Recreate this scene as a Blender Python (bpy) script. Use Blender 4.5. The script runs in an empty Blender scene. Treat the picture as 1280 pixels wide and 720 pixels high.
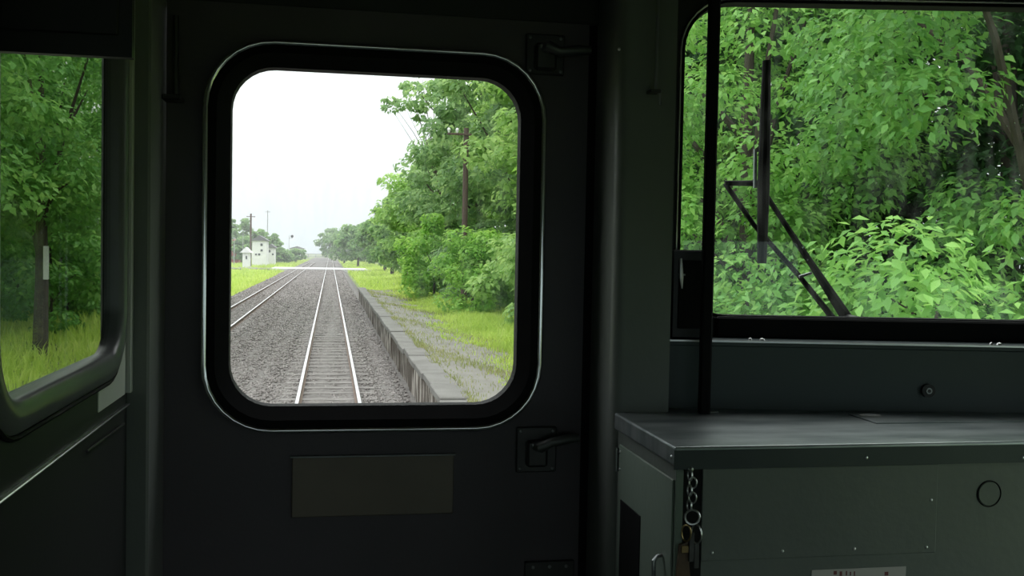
import bpy, math, random
import numpy as np
from mathutils import Vector, Matrix

# ------------------------------------------------------------------ camera
FPX = 1250.0
ROLL = 0.019
CAM = Vector((0.0, 0.0, 2.78))          # 2.78 m above the rail head, on the track centre line
PITCH = math.radians(1.957)
YAW = math.radians(10.33)
_F = Vector((math.sin(YAW) * math.cos(PITCH), math.cos(YAW) * math.cos(PITCH), -math.sin(PITCH)))
_R0 = Vector((math.cos(YAW), -math.sin(YAW), 0))
_U0 = _R0.cross(_F)
_R = _R0 * math.cos(ROLL) + _U0 * math.sin(ROLL)
_U = _U0 * math.cos(ROLL) - _R0 * math.sin(ROLL)
sc = bpy.context.scene
col = sc.collection
cd = bpy.data.cameras.new('camera')
cd.sensor_width = 36.0
cd.lens = 36.0 * FPX / 1280.0
cd.clip_start = 0.02
cd.clip_end = 3000
cam = bpy.data.objects.new('camera', cd)
col.objects.link(cam)
cam.matrix_world = Matrix(((_R.x, _U.x, -_F.x, CAM.x), (_R.y, _U.y, -_F.y, CAM.y), (_R.z, _U.z, -_F.z, CAM.z), (0, 0, 0, 1)))
sc.camera = cam

# ------------------------------------------------------------------ world: bright overcast sky
w = bpy.data.worlds.new('overcast_sky')
sc.world = w
w.use_nodes = True
nt = w.node_tree
nt.nodes.clear()
wo = nt.nodes.new('ShaderNodeOutputWorld')
bg = nt.nodes.new('ShaderNodeBackground')
tc = nt.nodes.new('ShaderNodeTexCoord')
sx = nt.nodes.new('ShaderNodeSeparateXYZ')
rp = nt.nodes.new('ShaderNodeValToRGB')
rp.color_ramp.elements[0].position = 0.0
rp.color_ramp.elements[0].color = (0.30, 0.34, 0.36, 1)
rp.color_ramp.elements[1].position = 1.0
rp.color_ramp.elements[1].color = (1.0, 1.0, 1.0, 1)
e = rp.color_ramp.elements.new(0.12)
e.color = (0.42, 0.435, 0.44, 1)
nt.links.new(tc.outputs['Generated'], sx.inputs[0])
nt.links.new(sx.outputs['Z'], rp.inputs[0])
nt.links.new(rp.outputs[0], bg.inputs[0])
bg.inputs[1].default_value = 3.3
nt.links.new(bg.outputs[0], wo.inputs[0])

sc.view_settings.view_transform = 'Standard'
sc.view_settings.look = 'None'
sc.view_settings.gamma = 1.0
sc.view_settings.use_curve_mapping = False
sc.view_settings.exposure = 0.0
sc.cycles.use_denoising = True
sc.cycles.max_bounces = 12
sc.cycles.diffuse_bounces = 5
sc.cycles.transparent_max_bounces = 24
sc.cycles.caustics_reflective = False
sc.cycles.caustics_refractive = False

# ------------------------------------------------------------------ helpers
rnd = random.Random(7)


def ray(px, py):
    a, b = px - 640.0, 360.0 - py
    return (_F * FPX + _R * a + _U * b).normalized()


def hit(px, py, p0, n):
    """the point where the sight line of a pixel meets the plane (p0, n)"""
    d = ray(px, py)
    return CAM + d * ((Vector(p0) - CAM).dot(Vector(n)) / d.dot(Vector(n)))


def on_y(px, py, y):
    return hit(px, py, (0, y, 0), (0, 1, 0))


def on_x(px, py, x):
    return hit(px, py, (x, 0, 0), (1, 0, 0))


def on_z(px, py, z):
    return hit(px, py, (0, 0, z), (0, 0, 1))


class Frame:
    """a local frame: u, v in the surface, n out of it"""
    def __init__(self, o, u, v, n):
        self.o, self.u, self.v, self.n = Vector(o), Vector(u).normalized(), Vector(v).normalized(), Vector(n).normalized()

    def p(self, a, b, c=0.0):
        return self.o + self.u * a + self.v * b + self.n * c

    def uv(self, px, py, c=0.0):
        q = hit(px, py, self.o + self.n * c, self.n) - self.o
        return q.dot(self.u), q.dot(self.v)


WORLD = Frame((0, 0, 0), (1, 0, 0), (0, 1, 0), (0, 0, 1))


class MB:
    def __init__(self, fr=WORLD):
        self.v, self.f, self.fr = [], [], fr

    def add(self, pts, faces):
        k = len(self.v)
        self.v += [tuple(p) for p in pts]
        self.f += [tuple(i + k for i in f) for f in faces]

    def box(self, a0, a1, b0, b1, c0, c1, bev=0.0):
        P = self.fr.p
        if bev <= 0:
            pts = [P(a, b, c) for c in (c0, c1) for b in (b0, b1) for a in (a0, a1)]
            self.add(pts, [(0, 2, 3, 1), (4, 5, 7, 6), (0, 1, 5, 4), (2, 6, 7, 3), (0, 4, 6, 2), (1, 3, 7, 5)])
            return self
        # chamfered box: corner triples
        pts, idx = [], {}
        A, B, C = (a0, a1), (b0, b1), (c0, c1)
        for i in range(2):
            for j in range(2):
                for k in range(2):
                    sa, sb, s3 = (1 if i == 0 else -1), (1 if j == 0 else -1), (1 if k == 0 else -1)
                    idx[i, j, k, 0] = len(pts); pts.append(P(A[i], B[j] + sb * bev, C[k] + s3 * bev))
                    idx[i, j, k, 1] = len(pts); pts.append(P(A[i] + sa * bev, B[j], C[k] + s3 * bev))
                    idx[i, j, k, 2] = len(pts); pts.append(P(A[i] + sa * bev, B[j] + sb * bev, C[k]))
        fs = []
        for s in range(2):
            fs.append([idx[s, 0, 0, 0], idx[s, 1, 0, 0], idx[s, 1, 1, 0], idx[s, 0, 1, 0]])
            fs.append([idx[0, s, 0, 1], idx[1, s, 0, 1], idx[1, s, 1, 1], idx[0, s, 1, 1]])
            fs.append([idx[0, 0, s, 2], idx[1, 0, s, 2], idx[1, 1, s, 2], idx[0, 1, s, 2]])
        for s in range(2):
            for t in range(2):
                fs.append([idx[s, t, 0, 0], idx[s, t, 1, 0], idx[s, t, 1, 1], idx[s, t, 0, 1]])
                fs.append([idx[s, 0, t, 0], idx[s, 1, t, 0], idx[s, 1, t, 2], idx[s, 0, t, 2]])
                fs.append([idx[0, s, t, 1], idx[1, s, t, 1], idx[1, s, t, 2], idx[0, s, t, 2]])
        for i in range(2):
            for j in range(2):
                for k in range(2):
                    fs.append([idx[i, j, k, 0], idx[i, j, k, 1], idx[i, j, k, 2]])
        self.add(pts, fs)
        return self

    def tube(self, pts, r, seg=10, caps=True):
        pts = [Vector(self.fr.p(*p)) if not isinstance(p, Vector) else p for p in pts]
        rs = r if isinstance(r, (list, tuple)) else [r] * len(pts)
        rings = []
        ref = None
        for i, p in enumerate(pts):
            d = (pts[min(i + 1, len(pts) - 1)] - pts[max(i - 1, 0)]).normalized()
            if ref is None:
                ref = Vector((0, 0, 1)) if abs(d.z) < 0.9 else Vector((1, 0, 0))
            a = d.cross(ref).normalized()
            b = a.cross(d).normalized()
            ref = b
            rings.append([p + (a * math.cos(2 * math.pi * k / seg) + b * math.sin(2 * math.pi * k / seg)) * rs[i] for k in range(seg)])
        vs = [q for g in rings for q in g]
        fs = []
        for i in range(len(pts) - 1):
            for k in range(seg):
                k2 = (k + 1) % seg
                fs.append((i * seg + k, i * seg + k2, (i + 1) * seg + k2, (i + 1) * seg + k))
        if caps:
            fs.append(tuple(range(seg - 1, -1, -1)))
            fs.append(tuple((len(pts) - 1) * seg + k for k in range(seg)))
        self.add(vs, fs)
        return self

    def disc(self, a, b, c0, c1, r, seg=16, dome=0.0):
        """a stud standing on the surface: from height c0 to c1"""
        P = self.fr.p
        vs = [P(a + r * math.cos(t), b + r * math.sin(t), c0) for t in [2 * math.pi * k / seg for k in range(seg)]]
        vs += [P(a + r * (0.72 if dome else 0.96) * math.cos(t), b + r * (0.72 if dome else 0.96) * math.sin(t), c1) for t in [2 * math.pi * k / seg for k in range(seg)]]
        vs.append(P(a, b, c1 + dome))
        fs = [(k, (k + 1) % seg, seg + (k + 1) % seg, seg + k) for k in range(seg)]
        fs += [(seg + k, seg + (k + 1) % seg, 2 * seg) for k in range(seg)]
        fs.append(tuple(range(seg - 1, -1, -1)))
        self.add(vs, fs)
        return self

    def prism(self, poly, c0, c1):
        """polygon in u, v raised from c0 to c1"""
        n = len(poly)
        P = self.fr.p
        vs = [P(a, b, c0) for a, b in poly] + [P(a, b, c1) for a, b in poly]
        self.add(vs, [tuple(range(n - 1, -1, -1)), tuple(range(n, 2 * n))] + [(k, (k + 1) % n, n + (k + 1) % n, n + k) for k in range(n)])
        return self

    def sweep(self, rect, r, profile, closed=True):
        """carry a profile of (outward offset, height) round a rounded rectangle"""
        loops = [[self.fr.p(a, b, h) for a, b in rr(rect, r, off)] for off, h in profile]
        n = len(loops[0])
        m = len(loops)
        vs = [q for l in loops for q in l]
        fs = []
        for i in range(m if closed else m - 1):
            j = (i + 1) % m
            for k in range(n):
                k2 = (k + 1) % n
                fs.append((i * n + k, i * n + k2, j * n + k2, j * n + k))
        self.add(vs, fs)
        return self

    def plate(self, outer, inner, r, c0, c1):
        """a slab with a rounded window hole"""
        o = rr(outer, 0.0004, 0)
        i_ = rr(inner, r, 0)
        n = len(o)
        P = self.fr.p
        vs = [P(a, b, c0) for a, b in o] + [P(a, b, c0) for a, b in i_] + [P(a, b, c1) for a, b in i_] + [P(a, b, c1) for a, b in o]
        fs = []
        for s in range(4):
            t = (s + 1) % 4
            for k in range(n):
                k2 = (k + 1) % n
                fs.append((s * n + k, s * n + k2, t * n + k2, t * n + k))
        self.add(vs, fs)
        return self

    def pane(self, rect, r, c0, c1):
        return self.prism(rr(rect, r, 0), c0, c1)

    def build(self, name, mat, parent=None, smooth=False, **props):
        me = bpy.data.meshes.new(name)
        me.from_pydata(self.v, [], self.f)
        me.validate()
        import bmesh
        bm = bmesh.new()
        bm.from_mesh(me)
        bmesh.ops.recalc_face_normals(bm, faces=bm.faces)
        bm.to_mesh(me)
        bm.free()
        return finish(name, me, mat, parent, smooth, **props)


def rr(rect, r, off=0.0, seg=8):
    a0, a1, b0, b1 = rect
    a0, a1, b0, b1, r = a0 - off, a1 + off, b0 - off, b1 + off, max(r + off, 0.0002)
    pts = []
    for cx, cy, t0 in ((a1 - r, b1 - r, 0), (a0 + r, b1 - r, 90), (a0 + r, b0 + r, 180), (a1 - r, b0 + r, 270)):
        for k in range(seg + 1):
            t = math.radians(t0 + 90 * k / seg)
            pts.append((cx + r * math.cos(t), cy + r * math.sin(t)))
    return pts


def finish(name, me, mat, parent=None, smooth=False, label=None, category=None, group=None, kind=None):
    ob = bpy.data.objects.new(name, me)
    col.objects.link(ob)
    if mat is not None:
        me.materials.append(mat)
    if smooth:
        me.polygons.foreach_set('use_smooth', [True] * len(me.polygons))
        if smooth != 'all':
            me.set_sharp_from_angle(angle=math.radians(35))
    if parent is not None:
        ob.parent = parent
        ob.matrix_parent_inverse = parent.matrix_world.inverted()
    return tag(ob, label, category, group, kind)


def tag(ob, label=None, category=None, group=None, kind=None):
    for k, x in (('label', label), ('category', category), ('group', group), ('kind', kind)):
        if x:
            ob[k] = x
    return ob


def empty(name, loc, **props):
    ob = bpy.data.objects.new(name, None)
    ob.empty_display_size = 0.1
    col.objects.link(ob)
    ob.location = loc
    ob.matrix_world = Matrix.Translation(Vector(loc))
    return tag(ob, **props)


def share(src, loc, parent, rotz=0.0, name=None, scale=None):
    """a piece that shares mesh data with another"""
    ob = bpy.data.objects.new(name or src.name.split('.')[0], src.data)
    col.objects.link(ob)
    ob.parent = parent
    ob.matrix_parent_inverse = parent.matrix_world.inverted()
    ob.location = loc
    ob.rotation_euler = (0, 0, rotz)
    if scale:
        ob.scale = scale
    return ob


# ------------------------------------------------------------------ materials
def srgb(r, g, b):
    f = lambda c: c / 12.92 if c <= 0.04045 else ((c + 0.055) / 1.055) ** 2.4
    return (f(r / 255), f(g / 255), f(b / 255), 1)


def mat(name, c1, c2=None, scale=8.0, rough=0.5, metal=0.0, bump=0.0, bscale=60.0, detail=4.0, spec=0.5, stretch=None, contrast=0.25, mid=0.5, each=False):
    m = bpy.data.materials.new(name)
    m.use_nodes = True
    n, l = m.node_tree.nodes, m.node_tree.links
    b = n['Principled BSDF']
    b.inputs['Roughness'].default_value = rough
    b.inputs['Metallic'].default_value = metal
    b.inputs['Specular IOR Level'].default_value = spec
    c1 = tuple(c1) + ((1,) if len(c1) == 3 else ())
    b.inputs['Base Color'].default_value = c1
    t = n.new('ShaderNodeTexCoord')
    src = t.outputs['Object']
    if each:                                   # every piece its own stretch of the pattern
        oi = n.new('ShaderNodeObjectInfo')
        vm = n.new('ShaderNodeVectorMath')
        vm.operation = 'MULTIPLY_ADD'
        vm.inputs[1].default_value = (70, 70, 70)
        l.new(oi.outputs['Random'], vm.inputs[0])
        l.new(src, vm.inputs[2])
        src = vm.outputs[0]
    if stretch:
        mp = n.new('ShaderNodeMapping')
        mp.inputs['Scale'].default_value = stretch
        l.new(src, mp.inputs[0])
        src = mp.outputs[0]
    if c2 is not None:
        c2 = tuple(c2) + ((1,) if len(c2) == 3 else ())
        ns = n.new('ShaderNodeTexNoise')
        ns.inputs['Scale'].default_value = scale
        ns.inputs['Detail'].default_value = detail
        l.new(src, ns.inputs['Vector'])
        cr = n.new('ShaderNodeValToRGB')
        cr.color_ramp.elements[0].position = mid - contrast
        cr.color_ramp.elements[1].position = mid + contrast
        cr.color_ramp.elements[0].color = c1
        cr.color_ramp.elements[1].color = c2
        l.new(ns.outputs[0], cr.inputs[0])
        l.new(cr.outputs[0], b.inputs['Base Color'])
    if bump:
        nb = n.new('ShaderNodeTexNoise')
        nb.inputs['Scale'].default_value = bscale
        nb.inputs['Detail'].default_value = 3
        l.new(src, nb.inputs['Vector'])
        bp = n.new('ShaderNodeBump')
        bp.inputs['Strength'].default_value = bump
        bp.inputs['Distance'].default_value = 0.01
        l.new(nb.outputs[0], bp.inputs['Height'])
        l.new(bp.outputs[0], b.inputs['Normal'])
    return m


def glass(name, tint, refl=0.05, dirt_and_glare=0.0, graze=0.8):
    """thin window pane: lets light through, mirrors more at a slant, a veil of glare painted in"""
    m = bpy.data.materials.new(name)
    m.use_nodes = True
    n, l = m.node_tree.nodes, m.node_tree.links
    n.clear()
    o = n.new('ShaderNodeOutputMaterial')
    tr = n.new('ShaderNodeBsdfTransparent')
    tr.inputs[0].default_value = tuple(tint) + (1,)
    gl = n.new('ShaderNodeBsdfGlossy')
    gl.inputs['Roughness'].default_value = 0.02
    fr = n.new('ShaderNodeLayerWeight')
    fr.inputs[0].default_value = 0.5
    mx = n.new('ShaderNodeMixShader')
    pw = n.new('ShaderNodeMath')
    pw.operation = 'POWER'
    pw.inputs[1].default_value = 5.0
    l.new(fr.outputs['Facing'], pw.inputs[0])
    mul = n.new('ShaderNodeMath')
    mul.operation = 'MULTIPLY_ADD'
    mul.inputs[1].default_value = graze
    mul.inputs[2].default_value = refl * 0.5
    l.new(pw.outputs[0], mul.inputs[0])
    l.new(mul.outputs[0], mx.inputs[0])
    l.new(tr.outputs[0], mx.inputs[1])
    l.new(gl.outputs[0], mx.inputs[2])
    out = mx.outputs[0]
    if dirt_and_glare:
        t = n.new('ShaderNodeTexCoord')
        mp = n.new('ShaderNodeMapping')
        mp.inputs['Scale'].default_value = (14, 14, 3)
        l.new(t.outputs['Object'], mp.inputs[0])
        ns = n.new('ShaderNodeTexNoise')
        ns.inputs['Scale'].default_value = 3
        ns.inputs['Detail'].default_value = 6
        l.new(mp.outputs[0], ns.inputs['Vector'])
        mr = n.new('ShaderNodeMapRange')
        mr.inputs['From Min'].default_value = 0.45
        mr.inputs['From Max'].default_value = 0.8
        mr.inputs['To Max'].default_value = dirt_and_glare
        l.new(ns.outputs[0], mr.inputs[0])
        tl = n.new('ShaderNodeBsdfTranslucent')
        tl.inputs[0].default_value = (0.5, 0.52, 0.5, 1)  # grey scatter mixed into the pane to imitate veiling glare
        m2 = n.new('ShaderNodeMixShader')
        l.new(mr.outputs[0], m2.inputs[0])
        l.new(out, m2.inputs[1])
        l.new(tl.outputs[0], m2.inputs[2])
        out = m2.outputs[0]
    l.new(out, o.inputs[0])
    return m


def leafmat(name, dark, mid, light, trans=0.45, scale=0.6, rough=0.45):
    """leaf colour varies leaf by leaf and spray by spray"""
    m = bpy.data.materials.new(name)
    m.use_nodes = True
    n, l = m.node_tree.nodes, m.node_tree.links
    n.clear()
    o = n.new('ShaderNodeOutputMaterial')
    at = n.new('ShaderNodeAttribute')
    at.attribute_name = 'rnd'
    t = n.new('ShaderNodeTexCoord')
    ns = n.new('ShaderNodeTexNoise')
    ns.inputs['Scale'].default_value = scale
    ns.inputs['Detail'].default_value = 2
    l.new(t.outputs['Object'], ns.inputs['Vector'])
    ad = n.new('ShaderNodeMath')
    ad.operation = 'MULTIPLY_ADD'
    ad.inputs[1].default_value = 0.45
    l.new(at.outputs['Fac'], ad.inputs[0])
    mr = n.new('ShaderNodeMapRange')
    mr.inputs['From Min'].default_value = 0.3
    mr.inputs['From Max'].default_value = 0.7
    mr.inputs['To Max'].default_value = 0.55
    l.new(ns.outputs[0], mr.inputs[0])
    l.new(mr.outputs[0], ad.inputs[2])
    cr = n.new('ShaderNodeValToRGB')
    for e_, c in zip((0, 1), (dark, light)):
        cr.color_ramp.elements[e_].color = tuple(c) + (1,)
    em = cr.color_ramp.elements.new(0.5)
    em.color = tuple(mid) + (1,)
    l.new(ad.outputs[0], cr.inputs[0])
    pb = n.new('ShaderNodeBsdfPrincipled')
    pb.inputs['Roughness'].default_value = rough
    pb.inputs['Specular IOR Level'].default_value = 0.3
    l.new(cr.outputs[0], pb.inputs['Base Color'])
    tl = n.new('ShaderNodeBsdfTranslucent')
    hs = n.new('ShaderNodeHueSaturation')
    hs.inputs['Hue'].default_value = 0.485
    hs.inputs['Value'].default_value = 1.3
    l.new(cr.outputs[0], hs.inputs['Color'])
    l.new(hs.outputs[0], tl.inputs[0])
    mx = n.new('ShaderNodeMixShader')
    mx.inputs[0].default_value = trans
    l.new(pb.outputs[0], mx.inputs[1])
    l.new(tl.outputs[0], mx.inputs[2])
    l.new(mx.outputs[0], o.inputs[0])
    return m


M = {}
M['paint'] = mat('grey_green_enamel', (0.20, 0.218, 0.203), (0.175, 0.192, 0.178), 5, 0.45, bump=0.05, bscale=90)
M['saloon'] = mat('pale_saloon_panel', (0.62, 0.64, 0.60), (0.56, 0.58, 0.54), 3, 0.5)
M['paint_pale'] = mat('pale_panel_painted_light', (0.80, 0.82, 0.77), (0.75, 0.77, 0.72), 4, 0.4)  # raised paler, brightness of the lit partition end put into the colour
M['door'] = mat('dark_grey_door_paint', (0.122, 0.106, 0.122), (0.108, 0.093, 0.108), 6, 0.5, bump=0.05, bscale=120)
M['dark'] = mat('dark_interior_paint', (0.035, 0.037, 0.036), (0.028, 0.03, 0.03), 5, 0.5)
M['teal'] = mat('dark_teal_paint', (0.065, 0.092, 0.095), (0.058, 0.082, 0.085), 4, 0.42)
M['rubber'] = mat('black_rubber', (0.008, 0.008, 0.009), (0.012, 0.012, 0.013), 30, 0.75, spec=0.2)
M['softrubber'] = mat('polished_frame_grey', (0.19, 0.195, 0.205), (0.16, 0.165, 0.17), 12, 0.28)
M['chrome'] = mat('bright_trim_metal', (0.8, 0.8, 0.81), (0.7, 0.7, 0.71), 20, 0.3, 1.0)
M['trim'] = mat('polished_window_trim', (0.85, 0.85, 0.86), (0.8, 0.8, 0.81), 20, 0.12, 1.0)
M['lip'] = mat('dark_counter_lip', (0.035, 0.045, 0.048), (0.05, 0.062, 0.066), 6, 0.45, 0.4)
M['lever'] = mat('worn_lever_steel', (0.17, 0.18, 0.175), (0.13, 0.14, 0.135), 14, 0.42, 0.7)
M['steel'] = mat('brushed_steel', (0.35, 0.37, 0.37), (0.24, 0.26, 0.26), 9, 0.3, 0.9, bump=0.04, bscale=40)
M['oldsteel'] = mat('worn_dark_steel', (0.10, 0.10, 0.10), (0.07, 0.07, 0.07), 16, 0.42, 0.7, bump=0.1)
M['top'] = mat('worn_steel_counter', (0.20, 0.24, 0.245), (0.50, 0.54, 0.54), 6, 0.35, 0.75, bump=0.05, bscale=30, stretch=(1, 3, 1), contrast=0.2)
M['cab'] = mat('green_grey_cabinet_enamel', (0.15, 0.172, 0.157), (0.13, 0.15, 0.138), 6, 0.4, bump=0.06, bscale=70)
M['cab_side'] = mat('cabinet_enamel_lit_side', (0.22, 0.28, 0.23), (0.19, 0.245, 0.205), 5, 0.42, bump=0.06, bscale=70)  # paler copy of the cabinet enamel, light on the side put into colour
M['plate'] = mat('dull_brass_plate', (0.25, 0.21, 0.17), (0.22, 0.185, 0.15), 10, 0.45, 0.2)
M['black'] = mat('black_plastic', (0.008, 0.008, 0.009), (0.012, 0.012, 0.013), 15, 0.4)
M['floor'] = mat('green_linoleum', (0.05, 0.07, 0.06), (0.04, 0.055, 0.05), 7, 0.5)
M['leather'] = mat('brown_leather', (0.10, 0.06, 0.03), (0.06, 0.035, 0.02), 25, 0.5, bump=0.2)
M['brass'] = mat('old_brass', (0.45, 0.33, 0.16), (0.3, 0.22, 0.11), 20, 0.3, 1.0)
M['paper'] = mat('label_card', (0.55, 0.53, 0.5), (0.5, 0.48, 0.46), 15, 0.6)
M['ink'] = mat('faded_red_ink', (0.20, 0.06, 0.06), (0.15, 0.05, 0.05), 20, 0.7)
M['plastic_pale'] = mat('pale_plastic', (0.5, 0.5, 0.48), (0.42, 0.42, 0.4), 20, 0.4)
M['glass_door'] = glass('clear_door_glass', (0.97, 0.985, 0.98), 0.02, 0.035)
M['glass_wind'] = glass('rainy_windscreen_glass', (0.94, 0.97, 0.955), 0.05, 0.06)
M['glass_side'] = glass('dim_partition_glass', (0.83, 0.85, 0.83), 0.03, 0, 0.15)
M['glass_plain'] = glass('plain_side_glass', (0.80, 0.85, 0.82), 0.05)

M['ballast'] = mat('crushed_stone_bed', (0.10, 0.09, 0.085), (0.22, 0.205, 0.195), 9, 0.9, bump=0.6, bscale=25, detail=8)
M['stone'] = mat('ballast_stone', (0.12, 0.105, 0.098), (0.34, 0.315, 0.30), 5, 0.9, detail=7)
M['sleeper'] = mat('weathered_sleeper_wood', (0.13, 0.118, 0.11), (0.33, 0.31, 0.295), 2.2, 0.85, bump=0.5, bscale=20, stretch=(1, 8, 8), each=True)
M['rail'] = mat('rusty_rail_side', (0.16, 0.11, 0.085), (0.22, 0.16, 0.13), 5, 0.7, 0.2)
M['railhead'] = mat('polished_rail_head', (0.82, 0.82, 0.83), (0.72, 0.72, 0.73), 3, 0.32, 1.0)
M['concrete'] = mat('platform_coping_concrete', (0.15, 0.143, 0.132), (0.24, 0.232, 0.22), 2, 0.9, bump=0.3, bscale=15, detail=6, each=True)
M['wallconc'] = mat('stained_platform_wall', (0.075, 0.058, 0.045), (0.46, 0.42, 0.38), 2.4, 0.9, bump=0.5, bscale=10, detail=5, stretch=(1, 1, 0.5), contrast=0.08, mid=0.56, each=True)
M['dirt_and_glare'] = mat('platform_grit', (0.19, 0.18, 0.16), (0.27, 0.26, 0.235), 1.5, 0.95, bump=0.5, bscale=20, detail=7)
M['soil'] = mat('grassy_soil', (0.12, 0.17, 0.05), (0.22, 0.28, 0.08), 0.8, 0.95, bump=0.6, bscale=6, detail=6)
M['road'] = mat('pale_wet_road', (0.55, 0.55, 0.55), (0.62, 0.62, 0.62), 0.8, 0.4)
M['grass'] = leafmat('meadow_grass', (0.28, 0.43, 0.07), (0.47, 0.64, 0.13), (0.66, 0.75, 0.25), 0.45, 0.35, 0.6)
M['weeds'] = leafmat('dry_platform_weeds', (0.20, 0.26, 0.08), (0.34, 0.37, 0.15), (0.48, 0.44, 0.24), 0.35, 0.5, 0.6)
M['leaf_a'] = leafmat('fresh_green_leaves', (0.12, 0.25, 0.07), (0.30, 0.50, 0.15), (0.52, 0.72, 0.26), 0.5, 0.55)
M['leaf_n'] = leafmat('windscreen_tree_leaves', (0.08, 0.22, 0.055), (0.17, 0.40, 0.095), (0.33, 0.57, 0.15), 0.42, 0.55)
M['leaf_m'] = leafmat('bright_vine_leaves', (0.09, 0.24, 0.055), (0.24, 0.50, 0.12), (0.46, 0.74, 0.22), 0.45, 0.7)
M['leaf_b'] = leafmat('deep_green_leaves', (0.08, 0.17, 0.07), (0.22, 0.38, 0.15), (0.42, 0.60, 0.24), 0.5, 0.5)
M['leaf_c'] = leafmat('yellow_green_leaves', (0.14, 0.31, 0.06), (0.27, 0.52, 0.10), (0.44, 0.66, 0.17), 0.5, 0.6)
M['leaf_d'] = leafmat('leaves_with_painted_shade', (0.025, 0.08, 0.025), (0.05, 0.14, 0.045), (0.10, 0.22, 0.07), 0.35, 0.5)  # leaf green darkened to paint the shade deep in the wood
M['bark'] = mat('dark_bark', (0.045, 0.035, 0.028), (0.10, 0.08, 0.065), 6, 0.9, bump=0.8, bscale=12, stretch=(3, 3, 0.6))
M['polewood'] = mat('creosoted_pole', (0.07, 0.045, 0.035), (0.12, 0.08, 0.065), 5, 0.85, stretch=(4, 4, 0.5))
M['greymetal'] = mat('galvanised_grey', (0.4, 0.41, 0.42), (0.33, 0.34, 0.35), 4, 0.5, 0.3)
M['white'] = mat('white_render', (0.82, 0.82, 0.82), (0.75, 0.75, 0.76), 2, 0.7)
M['roof'] = mat('dark_slate_roof', (0.12, 0.12, 0.13), (0.17, 0.17, 0.18), 2, 0.7)
M['red'] = mat('red_roof', (0.42, 0.10, 0.08), (0.36, 0.09, 0.07), 2, 0.6)
M['window_dark'] = mat('dark_window', (0.05, 0.06, 0.07), (0.07, 0.08, 0.09), 2, 0.2)
M['insul'] = mat('white_porcelain', (0.85, 0.85, 0.85), (0.8, 0.8, 0.8), 4, 0.3)

# ------------------------------------------------------------------ the car: shell
FLOOR, CEIL = 1.25, 3.47
XL, XR = -1.36, 1.50          # outer sides of the car
YD = 1.90                     # door plane
YP = 1.754                    # faces of the door pillars
XPL, XPR = -0.297, 0.508      # reveal faces of the pillars
XW = -0.33                    # face of the partition left of the gangway
YB = -3.2

MB().box(XL, XR, YB, 2.02, FLOOR - 0.06, FLOOR).build('floor', M['floor'], kind='structure')
MB().box(XL, XR, YB, 2.02, CEIL, CEIL + 0.05).build('ceiling', M['door'], kind='structure')

# side walls with the saloon windows behind the camera
for nm, x, s in (('wall_right', XR, -1), ('wall_side_left', XL, 1)):
    fr = Frame((x, 0, 0), (0, 1, 0), (0, 0, 1), (s, 0, 0))
    wl = empty(nm, (x, 0, FLOOR), kind='structure')
    spans = [(-1.55, 0.05)] + ([(0.05, 1.45)] if x > 0 else [])
    MB(fr).box(YB, -1.55, FLOOR, CEIL, -0.03, 0.0).build('wall_panel', M['saloon'], wl)
    for a0, a1 in spans:
        mb = MB(fr)
        mb.plate((a0, a1, FLOOR, CEIL), (a0 + 0.15, a1 - 0.15, FLOOR + 0.80, FLOOR + 1.48), 0.06, -0.03, 0.0)
        mb.build('wall_panel', M['saloon'], wl)
        MB(fr).sweep((a0 + 0.15, a1 - 0.15, FLOOR + 0.80, FLOOR + 1.48), 0.06, [(0.0, -0.03), (0.03, 0.002), (0.02, 0.012), (-0.012, 0.006), (-0.012, -0.03)]).build('window_frame', M['softrubber'], wl, True)
        MB(fr).pane((a0 + 0.14, a1 - 0.14, FLOOR + 0.79, FLOOR + 1.49), 0.06, -0.022, -0.016).build('pane', M['glass_plain'], wl)
    MB(fr).box(0.05 if x < 0 else 1.45, 2.0 if x < 0 else 1.768, FLOOR, CEIL, -0.03, 0.0).build('wall_panel', M['paint'], wl)
fr = Frame((0, YB, 0), (1, 0, 0), (0, 0, 1), (0, 1, 0))
wl = empty('wall_back', (0, YB, FLOOR), kind='structure')
for a0, a1 in ((XL, -0.42), (-0.42, 0.52), (0.52, XR)):  # unseen windows, added so the door trim has brightness to mirror
    rc = (a0 + 0.07, a1 - 0.07, FLOOR + 0.92, FLOOR + 1.66)
    MB(fr).plate((a0, a1, FLOOR, CEIL), rc, 0.06, -0.03, 0.0).build('wall_panel', M['saloon'], wl)
    MB(fr).sweep(rc, 0.06, [(0.0, -0.03), (0.03, 0.002), (0.02, 0.012), (-0.012, 0.006), (-0.012, -0.03)]).build('window_frame', M['rubber'], wl, True)
    MB(fr).pane((rc[0] - 0.01, rc[1] + 0.01, rc[2] - 0.01, rc[3] + 0.01), 0.06, -0.022, -0.016).build('pane', M['glass_plain'], wl)

# ---- door pillars and the header over the door
mb = MB()
# right pillar with a softly rounded inner edge
prof = [(XPR, 1.97), (XPR, YP + 0.022)]
for k in range(1, 7):
    t = math.radians(180 + 90 * k / 6)
    prof.append((XPR + 0.022 + 0.022 * math.cos(t), YP + 0.022 + 0.022 * math.sin(t)))
prof += [(0.617, YP), (0.617, 1.97)]
n_ = len(prof)
mb.add([(x, y, FLOOR) for x, y in prof] + [(x, y, CEIL) for x, y in prof],
       [(k, (k + 1) % n_, n_ + (k + 1) % n_, n_ + k) for k in range(n_)] + [tuple(range(n_)), tuple(range(n_, 2 * n_))])
mb.build('trim_1', M['paint'], None, True, kind='structure')
MB().box(-0.375, XPL, YP, 1.97, FLOOR, CEIL, 0.004).build('trim_2', M['paint'], kind='structure')
zt = on_y(460, 14, YD).z
MB().box(XPL, XPR, YD - 0.002, 1.97, zt, CEIL, 0.001).build('trim_3', M['dark'], kind='structure')

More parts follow.
